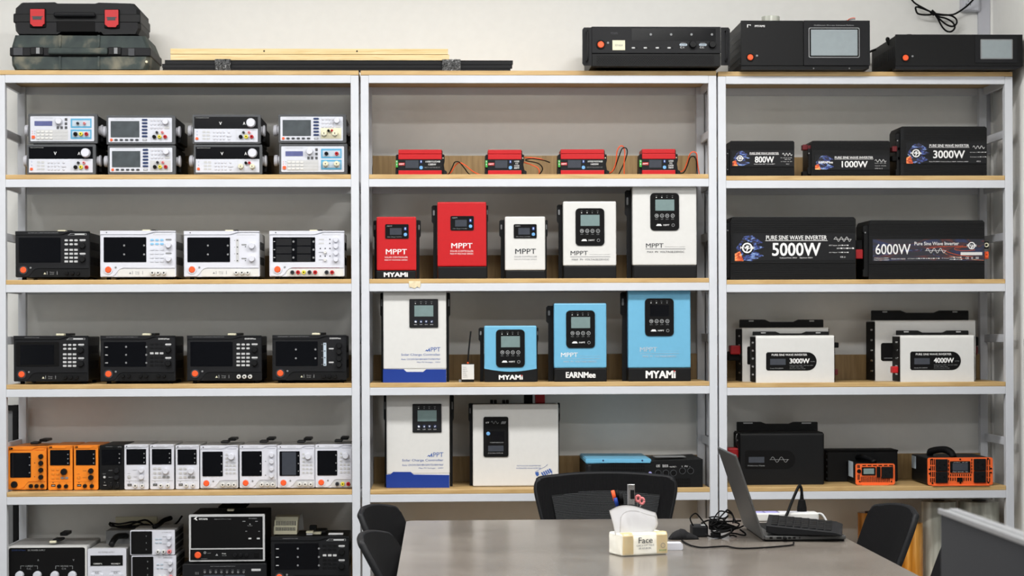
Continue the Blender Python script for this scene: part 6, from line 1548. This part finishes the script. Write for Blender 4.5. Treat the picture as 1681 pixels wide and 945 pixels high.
P_ = [(d.root.location.x+d.p(874, 560)[0]-.004, Yp2+.03, ZT+.018), (d.root.location.x+d.p(910, 560)[0], Yp2+.03, ZT+.016), (d.root.location.x+d.p(945, 610)[0], Yp2+.02, ZT-.006), (d.root.location.x+d.p(968, 680)[0], Yp2+.01, ZT-.04), (d.root.location.x+d.p(972, 780)[0], Yp2+.01, .6), (TR+.05, Yp2+.01, .3), (TR+.05, Yp2+.02, .01)]
tag(tube('strip_cord', P_, .0035, 'lgrey'), 'pale grey cord leaving the power strip over the table edge', 'cord')
# ================================================================ chairs
def chair(label, cx, cy, facing, ztop=.805, rec=25, slats=False, w=.43, h=.40, tap=.10):
    """facing = angle of the looking direction; local +y forward"""
    e = empty('office_chair', (cx, cy, 0), label, 'chair', 'black mesh office chairs', rz=facing-math.pi/2)
    r = math.radians(rec); NB = 14; NH = 10
    zb = ztop-h*math.cos(r)
    def bp(s, t, off=0):      # s across -1..1, t up 0..1
        wy = (w/2)*(1-tap*(1-t))*(1-(.05 if t > .9 else 0)*(t-.9)*10*abs(s)**4)
        drop = .014*s*s*(t)                                  # softly arched top
        fwd = -(t*h)*math.sin(r)-.10+.030*s*s                 # wraps round the sitter
        return Vector((s*wy, fwd+off*math.cos(r), zb+t*h*math.cos(r)-drop+off*math.sin(r)))
    def sheet(name, s0, s1, t0, t1, off, th, m, ns=16, nt=12, rad=.10):
        bm = bmesh.new(); fr = []; bk = []
        for j in range(nt+1):
            t = t0+(t1-t0)*j/nt; ra = []; rb = []
            for i in range(ns+1):
                s = s0+(s1-s0)*i/ns
                tt = min(t, t1-(max(0, abs(s)-(abs(s1)-rad))/rad)**2*rad*.3*(t1-t0)) if rad else t
                ra.append(bm.verts.new(bp(s, tt, off))); rb.append(bm.verts.new(bp(s, tt, off-th)))
            fr.append(ra); bk.append(rb)
        for j in range(nt):
            for i in range(ns):
                bm.faces.new((fr[j][i], fr[j][i+1], fr[j+1][i+1], fr[j+1][i])); bm.faces.new((bk[j][i], bk[j+1][i], bk[j+1][i+1], bk[j][i+1]))
        for i in range(ns):
            bm.faces.new((fr[0][i], bk[0][i], bk[0][i+1], fr[0][i+1])); bm.faces.new((fr[nt][i], fr[nt][i+1], bk[nt][i+1], bk[nt][i]))
        for j in range(nt):
            bm.faces.new((fr[j][0], fr[j+1][0], bk[j+1][0], bk[j][0])); bm.faces.new((fr[j][ns], bk[j][ns], bk[j+1][ns], fr[j+1][ns]))
        bmesh.ops.remove_doubles(bm, verts=bm.verts, dist=.0004)
        return bm_obj(name, bm, m, e, smooth=False)
    sheet('backrest', -1, 1, 0, 1, 0, .016, 'mesh_fabric')
    pts = [bp(-1, 0, -.010)]+[bp(-1, t, -.010) for t in (.3, .6, .85, .93)]+[bp(-.975, .98, -.010), bp(-.9, 1.0, -.010), bp(-.4, 1, -.010), bp(0, 1, -.010), bp(.4, 1, -.010), bp(.9, 1., -.010), bp(.975, .98, -.010)]+[bp(1, t, -.010) for t in (.93, .85, .6, .3, 0)]
    v, f = tube_geo(smooth_pts(pts, 4), .0095, 8); obj('back_frame', [tuple(q) for q in v], f, 'black2', e, smooth=True)
    if slats:
        sheet('slat_panel', -.80, .80, .30, .85, .006, .004, 'black', rad=0)
        for k in range(36):
            t = .43+.0122*k; s1 = .80 if k < 33 else (.80, .62, .40, .2)[k-33]
            v, f = tube_geo([bp(s1*(i/6-1), t, .0075) for i in range(13)], .0008, 6)
            obj('slat', [tuple(q) for q in v], f, 'graphite', e, smooth=True, label='grey ribbed slat')
    bm = bmesh.new(); box_bm(bm, -w/2+.01, w/2-.01, -.10, .34, .43, .49, .022, 3); bm_obj('seat', bm, 'fabric', e, smooth=True)
    v, f = tube_geo(smooth_pts([(0, -.08, .42), (0, -.15, .42), (0, -.155, .48), (0, bp(0, .25, -.02).y, bp(0, .25, -.02).z)], 5), .016, 10); obj('back_support', [tuple(q) for q in v], f, 'black', e, smooth=True)
    for sx in (-1, 1):
        x = sx*(w/2-.02)
        v, f = tube_geo(smooth_pts([(x, -.06, .425), (x, .28, .425), (x, .33, .40), (x, .33, .06), (x, .30, .014), (x, -.10, .014)], 5), .012, 8); obj('leg', [tuple(q) for q in v], f, 'chrome', e, smooth=True)
        v, f = tube_geo(smooth_pts([(x+sx*.02, -.10, .45), (x+sx*.035, -.06, .60), (x+sx*.035, .10, .63), (x+sx*.035, .20, .62), (x+sx*.03, .20, .44)], 5), .012, 8); obj('armrest', [tuple(q) for q in v], f, 'black', e, smooth=True)
    return e
def chair_at(label, pn, pf, ztop, side, **kw):
    """pn, pf: pixels of the near and far upper corners of the backrest"""
    def at(p):
        Y = 5.3
        for _ in range(10): Y *= (CZ-ztop)/(CZ-inv(p[0], p[1], Y)[1])
        return Vector((inv(p[0], p[1], Y)[0], Y, 0))
    a, b = at(pn), at(pf); t = (b-a).normalized(); m = (a+b)/2
    f = Vector((t.y, -t.x, 0)) if side > 0 else Vector((-t.y, t.x, 0))
    r = math.radians(kw.get('rec', 25)); h = kw.get('h', .40)
    back = h*math.sin(r)+.10
    c = m+f*back
    return chair(label, c.x, c.y, math.atan2(f.y, f.x), ztop, w=(b-a).length+.01, rec=kw.get('rec', 25), h=h, slats=kw.get('slats', False))
chair_at('black mesh office chair at the left of the table, the one farther back', (581, 836), (640, 825), .80, 1, rec=26, h=.42)
chair_at('black mesh office chair at the left of the table, the one nearer the camera', (581, 881), (627, 867), .80, 1, rec=30, h=.42)
X0_, _ = inv(875, 800, 6.13); X1_, _ = inv(1112, 800, 6.13)
chair('black office chair with a slatted back behind the table, facing the camera', (X0_+X1_)/2, 6.0, -math.pi/2-.02, .835, 12, True, w=(X1_-X0_), h=.40, tap=.40)
chair_at('black mesh office chair at the right of the table, the one farther back', (1515, 837), (1444, 823), .80, -1, rec=21, h=.42)
chair_at('black mesh office chair at the right end, mostly hidden by the grey screen', (1650, 895), (1570, 873), .80, -1, rec=21, h=.42)
# ================================================================ grey desk screen in the foreground
PXL = .776; PT = .031; ZP = 1.015; Y1 = 3.02; Y0 = 1.5
e = empty('desk_screen', (PXL+PT/2, (Y0+Y1)/2, 0), 'grey felt desk screen with an aluminium top rail, close to the camera', 'desk screen')
hl = (Y1-Y0)/2
box('felt_panel', -PT/2+.003, PT/2-.003, -hl, hl-.006, .12, ZP-.006, 'felt', e, .002)
box('top_rail', -PT/2, -PT/2+.005, -hl, hl, ZP-.008, ZP, 'alu', e, .001); box('top_rail', PT/2-.013, PT/2, -hl, hl, ZP-.008, ZP, 'alu', e, .001); box('rail_groove', -PT/2+.0051, PT/2-.0131, -hl, hl, ZP-.008, ZP-.002, 'grey', e)
for y in (-hl+.1, hl-.2): box('foot', -.15, .15, y, y+.04, 0, .02, 'alu', e, .003); box('foot_post', -.01, .01, y+.005, y+.035, .02, .121, 'alu', e, .001)
# ================================================================ rolls of film under the right rack
def roll(label, cx_px, w_px, Y, ztop, m, core='dkgrey', zb=ZR[5]):
    X, _ = inv(cx_px, 880, Y); r = w_px/2/F*Y
    e = empty('film_roll', (X, Y, zb), label, 'film roll', 'rolls of wrapping film under the right rack'); H_ = ztop-zb
    bm = bmesh.new(); seg = 36; rings = []; rn = random.Random(int(cx_px))
    for j in range(12):
        z = H_*j/11; rings.append([bm.verts.new((r*(1+.012*rn.uniform(-1, 1))*math.cos(a*2*math.pi/seg), r*(1+.012*rn.uniform(-1, 1))*math.sin(a*2*math.pi/seg), z)) for a in range(seg)])
    inner = [bm.verts.new((r*.35*math.cos(a*2*math.pi/seg), r*.35*math.sin(a*2*math.pi/seg), H_)) for a in range(seg)]
    rings.append(inner)
    for a, b in zip(rings, rings[1:]):
        for i in range(seg): bm.faces.new((a[i], a[(i+1) % seg], b[(i+1) % seg], b[i]))
    bm.faces.new(rings[0]); bm.faces.new(rings[-1])
    bm_obj('film_winding', bm, m, e)
    bm = bmesh.new(); bmesh.ops.create_cone(bm, cap_ends=True, segments=24, radius1=r*.33, radius2=r*.33, depth=.004); bmesh.ops.translate(bm, verts=bm.verts, vec=(0, 0, H_+.0022)); bm_obj('core', bm, core, e)
roll('clear film roll right of the leaning chair back', 1541, 58, 6.56, inv(1541, 824.5, 6.5)[1], 'film_clear')
roll('clear film roll beside the right rack post', 1607, 66, 6.56, inv(1607, 824.5, 6.5)[1], 'film_clear')
roll('short amber film roll left of the leaning chair back', 1426, 36, 6.60, inv(1426, 843, 6.55)[1], 'film_amber')
roll('amber film roll seen between the leaning chair back and the clear roll', 1497, 36, 6.50, inv(1490, 858, 6.5)[1], 'film_amber')
